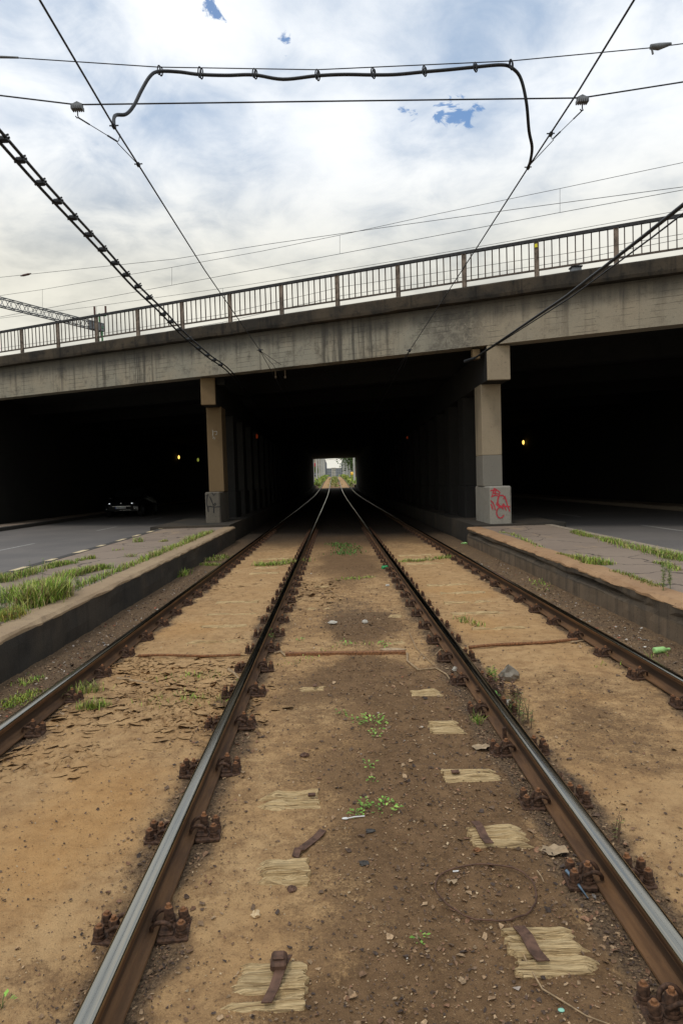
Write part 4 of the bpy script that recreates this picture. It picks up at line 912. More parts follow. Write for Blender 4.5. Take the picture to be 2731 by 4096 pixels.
crumple(890, 1345, .04, 'paper', 'paper_scrap', 'white paper scrap left of the inner right rail', 'paper', 6, (.8,1.2,.4))
crumple(587, 2105, .017, 'stone', 'pebble', 'single pale round pebble on the near sand', 'pebble', 7, (1,1,.8))
crumple(1095, 1955, .013, 'bolt_orange', 'pebble', 'small orange pebble below the cracked sleeper end', 'pebble', 8, (1.4,.9,.7))
crumple(1245, 1955, .016, 'stick', 'pebble', 'brown pebble right of the cracked sleeper end', 'pebble', 9, (1.3,.8,.6))
crumple(500, 1248, .06, 'paper', 'paper_scrap', 'white scrap on the ground by the left wall foot', 'paper', 10, (1.3,.6,.3))
crumple(1066, 1252, .07, 'plasticgreen', 'paper_scrap', 'pale green scrap at the foot of the right wall', 'paper', 11, (1.3,.6,.35))
crumple(1045, 1538, .03, 'paper', 'paper_scrap', 'white scrap beside the twig near the rail bolts', 'paper', 12, (1,.9,.7))
crumple(1130, 1645, .025, 'card', 'dry_leaf', 'curled brown leaf by the foot of the inner right rail', 'leaf', 13, (1.5,1,.3))
crumple(700, 1737, .022, 'strap', 'rusty_block', 'small rusty block lying on the sand left of centre', 'block', 14, (1.3,.9,.6))
crumple(670, 2043, .018, 'strap', 'rusty_block', 'dark rusty block just below the striped sleeper end', 'block', 15, (1.,1.2,.5))
crumple(835, 1985, .02, 'kerb_dark', 'dark_stone', 'round dark stone in the middle of the near soil', 'stone', 16, (1.2,1.,.4))
crumple(850, 1910, .02, 'kerb_dark', 'dark_stone', 'dark flat stone left of the damp soil', 'stone', 17, (1.2,.8,.4))
crumple(1338, 1955, .022, 'bolt', 'dark_stone', 'dark lump on sand right of the inner right rail', 'stone', 18, (1.5,.9,.6))
def can(u, v, mat, label, L, r, ang):
    p = on(u, v); mb = MB().cyl((0,0,0), r*.8, L*.06, 14, 0, r); mb.cyl((0,0,L*.06), r, L*.86, 14, 0, r); mb.cyl((0,0,L*.92), r, L*.08, 14, 0, r*.75)
    mb.xf(Matrix.Rotation(ang, 4, 'Z') @ Matrix.Rotation(math.pi/2, 4, 'Y')); o = mb.build('drink_can', M[mat]); o.location = (p[0], p[1], p[2] + r*.9); tag(o, label, 'can')
can(877, 1306, 'greencan', 'green drink can lying beside the inner right rail', .13, .035, .5)
def bottle(u, v, label):
    p = on(u, v); mb = MB(); prof = [(0,.02),(.005,.03),(.11,.03),(.135,.014),(.16,.012),(.162,.013),(.175,.013)]
    mb.tube([(t, 0, 0) for t, _ in prof], [r for _, r in prof], 12); mb.xf(Matrix.Rotation(.25, 4, 'Z')); o = mb.build('plastic_bottle', M['plasticgreen']); o.location = (p[0]-.08, p[1], p[2] + .027); tag(o, label, 'bottle')
bottle(1520, 1502, 'pale green plastic bottle lying right of the outer right rail')
# spoon
p = on(815, 1882); mb = MB(); mb.tube([(-.035,0,.006),(0,.004,.01),(.05,.012,.008)], [.003,.0035,.0035], 6); mb.ball((-.05,-.001,.006), .018, 10, 6, 0, (1,.55,.25)); o = mb.build('plastic_spoon', M['white']); o.location = p; tag(o, 'white plastic spoon lying below the grass tuft', 'spoon')
p = on(1046, 2004); o = MB().tube([(-.013,0,.004),(.013,0,.005)], .0036, 8).build('cigarette_end', M['white']); o.location = p; tag(o, 'white cigarette end lying inside the wire ring', 'cigarette end')
p = on(1288, 2317); o = MB().ball((0,0,.004), .010, 8, 5, 0, (1.2,.9,.4)).build('glass_chip', simple('mint_chip', (.30,.62,.48,1), .4)); o.location = p; tag(o, 'mint green chip on the soil near the bottom right', 'chip')
# metal sliver leaning from the fastening
a = on(1350, 2065); mb = MB().tube([(a[0]-.045, a[1]+.13, a[2]+.05), (a[0]-.02, a[1]+.07, a[2]+.03), (a[0], a[1], a[2]+.008)], [.009,.008,.002], 5); tag(mb.build('metal_sliver', M['blue']), 'blue grey metal sliver leaning on the inner right rail fastening', 'metal sliver')
# rusty wire ring
c = gp(1115, 2052); pts = []
for i in range(49):
    a = 2*math.pi*i/48; x = c[0] + .205*math.cos(a)*(1+.03*math.sin(3*a)); y = c[1] + .20*math.sin(a)*(1+.04*math.cos(2*a)); pts.append((x, y, float(place_z(x, y)) + .012 + .012*max(0, math.sin(a*2+.5))))
tag(MB().tube(pts, .0036, 6, cap=False).build('wire_ring', M['strap']), 'rusty ring of wire lying on the dark soil', 'wire ring')
def twig(pix, r, label, mat='stick', z=.012, name='stick'):
    pts = []
    for (u, v) in pix: q = on(u, v); pts.append((q[0], q[1], q[2] + z))
    rr = [r*(1 - .5*i/(len(pts)-1)) for i in range(len(pts))]; tag(MB().tube(pts, rr, 6).build(name, M[mat]), label, 'stick')
twig([(1195,2185),(1215,2230),(1245,2275),(1300,2310),(1345,2340),(1400,2362)], .004, 'long pale curved stick in the lower right')
twig([(935,1502),(935,1520),(960,1540),(1000,1537),(1025,1550),(1032,1560)], .012, 'curved brown twig by the inner right rail fastenings')
twig([(1000,1505),(1012,1490),(1035,1498)], .010, 'short bent twig above the curved brown one'); twig([(940,1455),(955,1490),(985,1520),(1010,1540)], .005, 'thin straggling twig across the litter')
twig([(630,1503),(645,1500),(655,1508)], .016, 'stubby stick at the left end of the tie bar'); twig([(1310,1478),(1325,1476),(1340,1470)], .016, 'stubby stick at the right end of the tie rod')
twig([(525,1540),(540,1550),(548,1558)], .018, 'pale bit of branch left of the inner left rail'); twig([(1233,2005),(1243,2018),(1248,2030)], .004, 'tiny pale stick right of the wire ring')
twig([(270,1560),(340,1568),(375,1562),(388,1580)], .018, 'curved root in the cracked mud', 'stick', .0)
# loose strap
pts = []; mb = MB(); V = []
for i, (u, v, dz) in enumerate([(678,1968,.012),(684,1958,.024),(692,1955,.020),(705,1943,.01),(725,1925,.008),(742,1908,.01)]):
    q = on(u, v); d = np.array([.016, .012]); V += [(q[0]-d[0], q[1]+d[1], q[2]+dz), (q[0]+d[0], q[1]-d[1], q[2]+dz)]
V += [(x, y, z-.004) for x, y, z in V]; n = 6
F = [(2*i, 2*i+1, 2*i+3, 2*i+2) for i in range(n-1)] + [(12+2*i+2, 12+2*i+3, 12+2*i+1, 12+2*i) for i in range(n-1)] + [(2*i+1, 12+2*i+1, 12+2*i+3, 2*i+3) for i in range(n-1)] + [(2*i, 2*i+2, 12+2*i+2, 12+2*i) for i in range(n-1)]
mb.add(V, F); tag(mb.build('loose_strap', M['strap']), 'bent loose rusty strap lying on the sand', 'strap')
# big dry leaf
for (u, v, r, lb, sd) in [(1272,1960,.07,'large pale dry leaf right of the cracked sleeper end',1),(1105,1665+55,.07,'folded brown dry leaf near the splintered sleeper',2),(1037,2032,.028,'small pale leaf on the wire ring',3)]:
    p = on(u, v); V = []; rg = np.random.default_rng(sd)
    for i in range(14): a = 2*math.pi*i/14; rr = r*(1 if i % 2 else .82)*rg.uniform(.8, 1.1); V.append((rr*math.cos(a), rr*.75*math.sin(a), rg.uniform(.006, .025)))
    mb = MB().add(V + [(0, 0, .008)], [(i, (i+1) % 14, 14) for i in range(14)]); o = mb.build('dry_leaf', M['card']); o.location = p; tag(o, lb, 'leaf')

# ================================================================== OVERHEAD LINES
def poly(pts, n=24):
    """smooth curve through points"""
    P = [Vector(p) for p in pts]; out = []
    for i in range(len(P) - 1):
        a = P[max(i-1, 0)]; b = P[i]; c = P[i+1]; d = P[min(i+2, len(P)-1)]
        for k in range(n):
            t = k/n; out.append(.5*((2*b) + (-a + c)*t + (2*a - 5*b + 4*c - d)*t*t + (-a + 3*b - 3*c + d)*t**3))
    out.append(P[-1]); return out
def clampblob(mb, p, s=.03): mb.box((p[0]-s*.6, p[1]-s, p[2]-s*.7), (p[0]+s*.6, p[1]+s, p[2]+s*.7), 0, s*.25); mb.tube([(p[0]-s*1.5, p[1], p[2]+s*.2), (p[0]+s*1.5, p[1]+s*.3, p[2]+s*.4)], s*.25, 5)
SPY = 5.72
# contact wires
CW = {}
for nm, X, pix, lb in [('l', -1.7, [(92,0),(262,290),(318,378),(470,620),(597,805)], 'black tram contact wire over the left track'), ('r', 1.7, [(1455,0),(1330,205),(1212,385),(1100,560),(940,805)], 'black tram contact wire over the right track')]:
    P = [px(u, v, X) for u, v in pix]; d = (P[0]-P[1]); P = [P[0] + d*3.2] + P + [np.array([X, 40, 4.45])]
    mb = MB().tube(P, .0068, 8); o = mb.build('contact_wire', M['wire']); tag(o, lb, 'overhead wire'); CW[nm] = P
    q = P[-2]; c = MB(); clampblob(c, q, .045); c.tube([tuple(q), (q[0] + .02, q[1] + 3.2, 4.75), (q[0]+.0, 24, 4.9)], .006, 6); c.tube([tuple(q), (q[0] + .22, q[1] + 3.4, 4.78)], .006, 6); c.build('clamp', M['wire'], o)
    for u, v in ((pix[1], pix[2]) if nm == 'l' else (pix[2], (1264, 308))): 
        c = MB(); clampblob(c, px(u, v, X), .022); c.build('clamp', M['wire'], o)
# jumper cable + upper span wire
up = [(0,130),(365,154),(727,160),(1170,140),(1500,109),(1568,100)]
P = [py(u, v, SPY) for u, v in up]; d = P[0]-P[1]; d2 = P[-1]-P[-2]
P = [P[0] + d*4] + P + [P[-1] + d2*40]
o = MB().tube(P, .0042, 6).build('span_wire', M['wire']); tag(o, 'thin upper cross wire that carries the looping jumper cable', 'overhead wire')
q = py(1512, 107, SPY); mb = MB().tube([q - np.array([.07,0,.0]), q, q + np.array([.10,0,.02])], [.02,.028,.012], 8); mb.tube([q - np.array([.06,0,.01]), q - np.array([.05,0,.06])], .008, 6); mb.build('wire_grip', M['galv'], o)
q = py(20, 131, SPY); MB().tube([q - np.array([.1,0,-.004]), q + np.array([.08,0,-.006])], [.011,.008], 8).build('wire_grip', M['galv'], o)
jp = [(262,288),(262,272),(268,264),(290,262),(308,242),(325,208),(345,175),(365,164),(410,165),(458,171),(520,173),(583,172),(650,182),(727,174),(790,171),(855,172),(910,171),(973,165),(1030,160),(1090,154),(1150,149),(1175,156),(1195,180),(1208,235),(1214,300),(1221,338),(1217,370),(1211,386)]
JY = [px(262,288,-1.7)[1]] + [5.3]*1 + [5.4,5.5,5.6] + [SPY]*18 + [5.75,5.8,5.9,6.1,6.25]
JY = list(np.interp(np.arange(len(jp)), [0, 5, 8, 20, 23, 27], [px(262,288,-1.7)[1], 5.55, SPY, SPY, 5.85, px(1211,386,1.7)[1]]))
o = MB().tube(poly([py(u, v, y) for (u, v), y in zip(jp, JY)], 6), .0135, 8).build('jumper_cable', M['black']); tag(o, 'thick wavy jumper cable looped beneath the upper cross wire', 'cable')
for (u, v0, v1) in [(365,150,171),(458,153,178),(583,157,178),(727,159,182),(855,155,177),(973,151,172),(1090,143,162),(1172,136,157)]:
    a = py(u, v0, SPY - .012); b = py(u, v1, SPY - .012); mb = MB(); pts = [(a[0] + .012*math.cos(t), a[1], (a[2]+b[2])/2 + (a[2]-b[2])/2*math.sin(t)) for t in np.linspace(0, 2*math.pi, 17)]
    mb.tube(pts, .0055, 6, cap=False); pts = [(x + .012, y + .02, z) for x, y, z in pts]; mb.tube(pts, .0055, 6, cap=False)
    c = mb.build('cable_clip', M['wire'], o)
# lower span wire with insulator clamps and hangers
lo = [(0,219),(165,239),(195,240),(780,232),(1320,225),(1352,222),(1568,188)]
P = [py(u, v, SPY) for u, v in lo]; P = [P[0] + (P[0]-P[1])*4] + P + [P[-1] + (P[-1]-P[-2])*8]
sw = MB().tube(P, .0062, 8).build('span_wire', M['wire']); tag(sw, 'lower cross wire with two grey insulator clamps', 'overhead wire')
for (u, v, tgt, X, lb) in [(178, 242, [(270,325),(318,378)], -1.7, 'left'), (1336, 226, [(1270,318),(1215,380)], 1.7, 'right')]:
    c = py(u, v, SPY); e = empty('insulator_clamp', tuple(c), 'grey ribbed insulator clamp at the %s end of the lower cross wire' % lb, 'insulator')
    mb = MB().box((-.055,-.03,-.035),(.055,.03,.012),0,.006)
    for k in range(6): x = -.052 + .0208*k; mb.box((x-.007,-.04,-.05),(x+.007,.04,-.012),0,.003)
    mb.add([(-.055,-.012,.012),(.055,-.012,.012),(0,-.012,.038),(-.055,.012,.012),(.055,.012,.012),(0,.012,.038)], [(0,1,2),(5,4,3),(0,2,5,3),(1,4,5,2)])
    cb = mb.build('clamp_body', M['galv'], e); cb.scale = (.78, .78, .78)
    mb = MB(); hk = -.05; mb.tube([(0,0,hk),(0,0,hk-.03),(.006,0,hk-.045),(-.006,0,hk-.05),(-.018,0,hk-.035)], .005, 6); mb.build('hook', M['wire'], e)
    a = px(*tgt[0], X*1.0); b = px(*tgt[1], X); k = np.array([c[0], c[1], c[2]+hk-.045]); m = a + np.array([-.03*np.sign(X)*-1, 0, -.0])
    el = py(tgt[0][0], tgt[0][1], (c[1]+b[1])/2 - .02)
    mb = MB(); mb.tube([k, k + (el-k)*.3], .006, 6); mb.tube([k + (el-k)*.3, k + (el-k)*.75], .0032, 6); mb.tube([k + (el-k)*.75, el], .007, 6)
    mb.tube([el, el + np.array([0,0,-.012]), b], .0035, 6)
    t = px(*((262+14, 308) if X < 0 else (1264, 310)), X); mb.tube([el, (el + t)/2 + np.array([0,0,-.02]), t], .003, 6)
    mb.xf(Matrix.Translation(-Vector(c))).build('hanger', M['wire'], e)
# left feeder: two parallel cables held by clamps
def feeder(u, v):
    d = ray(u, v); Q0 = np.array([-3.70, 0, 0]); nrm = np.array([1, -.0275, 0]); return CAM + d*(((Q0-CAM) @ nrm)/(d @ nrm))
fp = [(0,313),(94,420),(168,500),(236,573),(310,655),(372,715),(420,766),(480,818),(530,856)]
P = [feeder(*q) for q in fp]; P = [P[0] + (P[0]-P[1])*3] + P + [np.array([-3.1, 27, 4.75])]
fe = empty('feeder_cable', tuple(P[1]), 'pair of thick black cables with knotted clamps running to the underpass', 'cable'); FI = Matrix.Translation(-Vector(P[1])); PP = poly(P, 6)
for off in (-.036, .036): MB().tube([(p[0] + off, p[1], p[2] + off*.6) for p in PP], .0175, 8).xf(FI).build('cable', M['black'], fe)
for (u, v) in [(8,320),(48,368),(94,420),(133,463),(168,500),(204,539),(236,573),(264,604),(290,631),(317,658),(343,684),(375,722),(392,739),(412,757),(435,779),(456,800),(476,816),(492,827),(507,838)]:
    q = feeder(u, v); mb = MB(); mb.box((q[0]-.055, q[1]-.035, q[2]-.03), (q[0]+.055, q[1]+.035, q[2]+.03), 0, .016); mb.tube([(q[0]-.03,q[1]-.02,q[2]+.01),(q[0]+.05,q[1]+.02,q[2]+.06)], .011, 6); mb.tube([(q[0]-.07,q[1],q[2]-.02),(q[0]+.07,q[1],q[2]+.02)], .012, 6)
    mb.xf(FI).build('cable_clamp', M['black'], fe)
# right feeder
P = [px(u, v, 3.4) for u, v in [(1568,470),(1480,540),(1300,680),(1160,775),(1090,822)]]; P = [P[0] + (P[0]-P[1])*6] + P
rf = empty('feeder_cable', tuple(P[-1]), 'smooth black cable dropping from the right edge to the column top', 'cable'); FI = Matrix.Translation(-Vector(P[-1]))
MB().tube(P, .022, 8).xf(FI).build('cable', M['black'], rf); MB().tube([(p[0] + .10*min(1, (17.2-p[1])/9), p[1], p[2] - .012) for p in P], .010, 8).xf(FI).build('cable', M['black'], rf)
q = P[-1]; MB().tube([q, q + np.array([-.18,.35,-.02])], [.035,.045], 8).xf(FI).build('insulator', M['wire'], rf)
# insulators hanging from the soffit
for (u, lb) in ((633, 'left small pale insulator hanging under the bridge edge'), (655, 'right small pale insulator hanging under the bridge edge')):
    q = py(u, 866, 21.2); o = MB().cyl((0,0,-.03), .035, .06, 10).cyl((0,0,.03), .02, .7, 8).build('insulator', M['kerb']); o.location = q; tag(o, lb, 'insulator')

# ---- railway catenary above the bridge
def bplane(u, v, d):
    r = ray(u, v); q = P0 + NV*d; return CAM + r*(((q-CAM) @ NV)/(r @ NV))
def rwire(pix, d, r, label, drops=None):
    P = [bplane(u, v, d) for u, v in pix]; P = [P[0] + (P[0]-P[1])*1.5] + P + [P[-1] + (P[-1]-P[-2])*1.0]
    o = MB().tube(P, r, 5).build('railway_wire', M['wire']); tag(o, label, 'overhead wire')
    for (a, b, u) in (drops or []):
        MB().tube([bplane(u, a, d), bplane(u, b, d)], r*.7, 5).build('dropper', M['wire'], o)
    return o
w = rwire([(0,637),(400,595),(620,560),(870,524),(1200,478),(1568,429)], 12, .012, 'faint railway wire with a dark insulator on its left stretch')
q = bplane(60, 631, 12); MB().tube([q + TV*-.45, q + TV*-.2, q + TV*.2, q + TV*.45], [.03,.07,.07,.03], 8).build('insulator', M['insul'], w)
rwire([(0,679),(98,665),(395,614),(600,577),(780,540),(1000,492),(1285,433),(1568,373)], 16, .012, 'uppermost railway wire rising to the right with hanging droppers', [(665,710,98),(614,655,395),(540,583,780),(433,488,1285)])
rwire([(0,728),(98,710),(395,655),(780,583),(1285,488),(1568,436)], 16, .013, 'railway contact wire below the droppers above the railing')
rwire([(0,731),(222,703),(512,662),(574,653),(860,607),(1124,562),(1568,482)], 24, .013, 'thin railway wire skimming the top of the railing', [(703,745,222),(662,712,512)])
rwire([(0,800),(222,768),(512,722),(784,659),(1300,582),(1568,537)], 24, .014, 'railway wire seen through the upper railing bars')
rwire([(0,822),(222,790),(512,740),(784,679),(1300,600),(1568,548)], 30, .016, 'railway wire seen through the lower railing bars', [(740,772,512)])
# ---- lattice portal beam and green mast on the bridge
em = empty('catenary_mast', (-20.0, 60.0, 6.3), 'green mast carrying the grey lattice beam behind the railing', 'mast')
mb = MB()
for dx in (-.16, .16): mb.box((dx-.05,-.1,0),(dx+.05,.1,9.2))
for k in range(12): mb.box((-.115,-.06,.5+.72*k),(.115,.06,.6+.72*k))
mb.add([(-.3,-.12,9.2),(.3,-.12,9.2),(.3,.12,9.2),(-.3,.12,9.2),(-.12,-.1,9.7),(.12,-.1,9.7),(.12,.1,9.7),(-.12,.1,9.7)], [(0,1,5,4),(1,2,6,5),(2,3,7,6),(3,0,4,7),(4,5,6,7)]); mb.box((-.06,-.06,9.7),(.06,.06,10.5)); mb.box((-.45,-.05,10.25),(.6,.05,10.36)); mb.build('mast_post', M['green'], em)
for x in (-.4, .55):
    MB().cyl((x,0,10.36), .09, .75, 10).build('insulator', M['insul'], em)
beam = MB(); u = -NV; L = 34.; side = np.array([u[1], -u[0], 0])
def bpt(s, a, z): q = np.array([0, 0, 0]) + u*s + side*a; return (q[0], q[1], z)
for a in (-.22, .22):
    for z in (9.0, 9.62): beam.tube([bpt(-.3, a, z), bpt(L, a, z)], .045, 6)
n = 44
for k in range(n):
    s0 = .9 + (L-.9)*k/n; s1 = .9 + (L-.9)*(k+1)/n
    for a in (-.22, .22):
        beam.tube([bpt(s0, a, 9.0), bpt((s0+s1)/2, a, 9.62)], .022, 4); beam.tube([bpt((s0+s1)/2, a, 9.62), bpt(s1, a, 9.0)], .022, 4)
    for z in (9.0, 9.62): beam.tube([bpt(s0, -.22, z), bpt(s1, .22, z)], .02, 4)
bo = len(beam.v); bx = MB(); 
for a, b in ((-.3, 1.0),): 
    beam.add([bpt(a,-.24,8.95), bpt(b,-.24,8.95), bpt(b,.24,8.95), bpt(a,.24,8.95), bpt(a,-.24,9.67), bpt(b,-.24,9.67), bpt(b,.24,9.67), bpt(a,.24,9.67)], [(0,3,2,1),(4,5,6,7),(0,1,5,4),(1,2,6,5),(2,3,7,6),(3,0,4,7)])
beam.build('lattice_beam', M['galv'], em)
qq = np.array(bpt(L, 0, 0)); MB().box((qq[0]-.2, qq[1]-.1, 0), (qq[0]+.2, qq[1]+.1, 9.0)).build('mast_post', M['green'], em)
# ---- small signal lamp box on the deck behind the railing
q = bplane(1321, 628, 2.2); e = empty('signal_box', (q[0], q[1], 6.3), 'small pale box with a dark lid behind the railing', 'signal box')
mb = MB(); z0, z1 = .0, q[2] - 6.3 + .14; mb.add([(-.18,-.16,z0),(.18,-.16,z0),(.18,.16,z0),(-.18,.16,z0),(-.12,-.11,z1),(.12,-.11,z1),(.12,.11,z1),(-.12,.11,z1)], [(0,1,5,4),(1,2,6,5),(2,3,7,6),(3,0,4,7),(4,5,6,7)]); mb.build('box_body', M['galv'], e)
mb = MB().box((-.15,-.14,z1),(.15,.14,z1+.04),0,.01); mb.box((-.09,-.06,z1+.05),(.09,.06,z1+.11),0,.01); mb.build('lid', M['railing_dark'], e)

# ================================================================== CARS
def car(name, loc, rz, paint, label, sc=1, plate=None, lights=False, group=None):
    e = empty(name, loc, label, 'car', group, rz)                                 # front faces local -Y
    prof = [(-2.05,.32),(-2.08,.55),(-2.0,.72),(-1.75,.83),(-1.05,.98),(-.95,1.0),(-.35,1.40),(.1,1.48),(.9,1.47),(1.5,1.32),(1.85,1.02),(2.02,.92),(2.05,.5),(2.0,.28)]
    def wid(y, z): return .88 - .16*max(0, (z-.95)/.55) - .10*max(0, abs(y)-1.5)**1.5
    mb = MB(); n = len(prof); V = []; cols = [-1, -.92, -.6, 0, .6, .92, 1]
    for f in cols:
        for (y, z) in prof:
            dz = -.05*(abs(f) > .9)*(z > .6) - .03*(abs(f) == 1); yy = y*(1 - .035*abs(f)**3); V.append((f*wid(y, z), yy, z + dz))
    F = [(i*n+k, i*n+k+1, (i+1)*n+k+1, (i+1)*n+k) for i in range(len(cols)-1) for k in range(n-1)]
    mb.add(V, [f[::-1] for f in F], 0, True); mb.add(V[:n], [tuple(range(n))]); mb.add(V[-n:], [tuple(range(n))[::-1]]); mb.add([V[i*n] for i in range(len(cols))] + [V[i*n+n-1] for i in range(len(cols))], [(i, i+1, 7+i+1, 7+i) for i in range(6)])
    mb.build('body', paint, e)
    mb = MB(); mb.add([(-.70,-.99,1.0),(.70,-.99,1.0),(.60,-.40,1.385),(-.60,-.40,1.385)], [(0,1,2,3)]); mb.v = [(x, y-.02, z+.012) for x, y, z in mb.v]; mb.build('windscreen', M['glass'], e)
    for s in (-1, 1):
        mb = MB().add([(s*.885,-.75,.98),(s*.77,-.25,1.34),(s*.77,1.0,1.37),(s*.885,1.45,1.0)], [(0,1,2,3)]); mb.build('side_window', M['glass'], e)
        for y in (-1.28, 1.30):
            w = MB(); w.tube([(s*.66,y,.31),(s*.70,y,.31),(s*.86,y,.31),(s*.90,y,.31)], [.28,.31,.31,.28], 16); wh = w.build('wheel', M['tyre'], e); MB().tube([(s*.895,y,.31),(s*.905,y,.31)], .19, 12).build('rim', M['galv'], wh)
        hb = MB().ball((s*.62,-1.98,.70), .1, 12, 8, 0, (1.5,.8,.6)).build('headlight', M['glass'], e)
        if lights: MB().ball((s*.56,-2.06,.715), .026, 8, 6, 0, (1.6,.5,.8)).build('bulb', M['headlight'], hb); MB().ball((s*.70,-2.08,.44), .035, 8, 6).build('fog_lamp', M['chrome'], e)
        MB().ball((s*.97,-.62,.98), .09, 8, 6, 0, (1,.6,.7)).build('mirror', paint, e)
        MB().box((s*.70-.12,2.0,.74),(s*.70+.12,2.06,.88),0,.02).build('tail_light', M['red'], e)
    mb = MB().box((-.62,-2.105,.36),(.62,-2.03,.60),0,.02); mb.build('grille', M['tyre'], e)
    MB().ball((0,-2.06,.72), .05, 10, 6, 0, (1.3,.4,.8)).build('badge', M['chrome'], e)
    if lights: MB().box((-.40,-2.115,.565),(.5,-2.10,.58)).build('chrome_strip', M['chrome'], e); MB().box((-.05,-2.115,.375),(.5,-2.10,.385)).build('bumper_strip', M['chrome'], e)
    if plate:
        po = MB().box((-.26,-2.125,.455),(.26,-2.112,.565),0,.003).build('number_plate', M['plate'], e); po['label'] = 'white number plate reading PBX-220'
        MB().box((-.258,-2.1265,.457),(-.215,-2.1262,.563)).build('blue_band', simple('plate_blue', (.02,.06,.3,1), .5), po)
        cu = bpy.data.curves.new('txt', 'FONT'); cu.body = plate; cu.size = .115; cu.align_x = 'CENTER'; to = bpy.data.objects.new('t', cu); COL.objects.link(to); bpy.context.view_layer.update()
        me = bpy.data.meshes.new_from_object(to.evaluated_get(bpy.context.evaluated_depsgraph_get())); bpy.data.objects.remove(to)
        me.transform(Matrix.Translation((.02,-2.1285,.472)) @ Matrix.Rotation(math.pi/2, 4, 'X')); link('plate_letters', me, M['tyre'], po)
    if sc != 1: e.scale = (sc,)*3
    return e
car('car', (-10.85, 36.3, .13), .0, M['carblack'], 'black car with small lit headlights coming out of the dark left underpass', 1, 'PBX-220', True)
wp = simple('white_car_paint', (.6,.6,.58,1), .35); yp = simple('yellow_car_paint', (.72,.42,.02,1), .35); gpn = simple('grey_car_paint', (.10,.11,.12,1), .35)
car('car', (6.45, 242, float(zt(242))+.13), math.pi, yp, 'yellow car beyond the underpass on the right road')
car('car', (7.2, 300, float(zt(300))+.13), math.pi, gpn, 'dark grey car beyond the underpass left of the yellow car')
car('car', (-7.0, 262, float(zt(262))+.13), 0, M['carblack'], 'black car beyond the underpass on the left road')
car('car', (-7.3, 290, float(zt(285))+.13), 0, wp, 'white car behind the black one beyond the underpass')

# ================================================================== LAMPS IN THE UNDERPASS
def lamp(p, r, sc, mat, name, label, cat='lamp', to=None):
    e = empty(name, tuple(p), label, cat); MB().ball((0,0,0), r, 10, 8, 0, sc).build('lamp_glass', M[mat], e)
    if to: MB().tube([(0,0,0), to], .03, 6).build('bracket', M['under'], e)
p = px(411, 1050, -13.85); lamp(p, .10, (.8,.8,1.6), 'lampglow', 'wall_lamp', 'bright yellow lamp in the dark left underpass', 'lamp', (-.2, 0, 0))
p = px(455, 1056, -13.85); lamp(p, .13, (.8,.8,1.4), 'lampdim', 'wall_lamp', 'dim greenish lamp deeper in the left underpass', 'lamp', (-.2, 0, 0))
p = px(1201, 1016, 13.85); lamp(p, .10, (.8,.8,1.6), 'lampglow', 'wall_lamp', 'yellow lamp in the dark right underpass', 'lamp', (.2, 0, 0))
p = px(590, 1002, -3.66); lamp(p, .07, (.8,.6,1.5), 'redglow', 'signal_lamp', 'dim red lamp left inside the tram underpass', 'lamp', (-.2, 0, 0))
p = px(935, 1005, 3.66); lamp(p, .06, (.8,.6,1.2), 'redglow', 'signal_lamp', 'faint red lamp right inside the tram underpass', 'lamp', (.2, 0, 0))

# ================================================================== BEYOND THE UNDERPASS
g = Field()
for sd, s in ((-1, 300), (1, 301)):
    pts = [(sd*4.0, y, float(zt(y)) + .25) for y in range(114, 300, 12)]; along(g, pts, 2600, 1.5, .5, s, .06, .7, [(.20,.28,.05),(.30,.34,.07),(.14,.22,.04)])
along(g, [(0, y, float(zt(y)) - .15) for y in range(118, 300, 12)], 700, 1.4, .22, 303, .06, .7, [(.20,.26,.06),(.26,.28,.08)]); along(g, [(-2.8, y, float(zt(y)) - .15) for y in range(116, 300, 12)], 500, .4, .22, 304, .06, .7, [(.20,.26,.06)]); along(g, [(2.8, y, float(zt(y)) - .15) for y in range(116, 300, 12)], 700, .4, .22, 305, .06, .7, [(.20,.26,.06)])
g.build('grass', 'tall sunlit grass beside the tracks beyond the underpass')
pole0 = None
for k, (x, y) in enumerate([(-3.92,125),(-3.92,150),(-3.92,177),(-3.92,202),(-3.92,228),(-3.92,256),(-3.92,285),(3.75,132),(3.75,171),(3.75,202),(3.75,234),(3.75,270),(3.75,300)]):
    sd = 1 if x > 0 else -1; nm = 'left' if sd < 0 else 'right'; kk = k if sd < 0 else k - 7
    e = empty('line_pole', (x, y, float(zt(y)) + .2), '%s pale overhead line pole beyond the underpass, %s row' % (ORD[kk], nm), 'pole', 'overhead line poles beyond the underpass')
    MB().tube([(0,0,0),(0,0,8.5)], [.20,.16], 8).build('shaft', M['pole'], e); MB().tube([(0,0,6.6),(-sd*3.6,0,6.9)], .035, 5).build('arm', M['galv'], e); MB().box((-.25,-.25,-.1),(.25,.25,.3)).build('footing', M['kerb'], e)
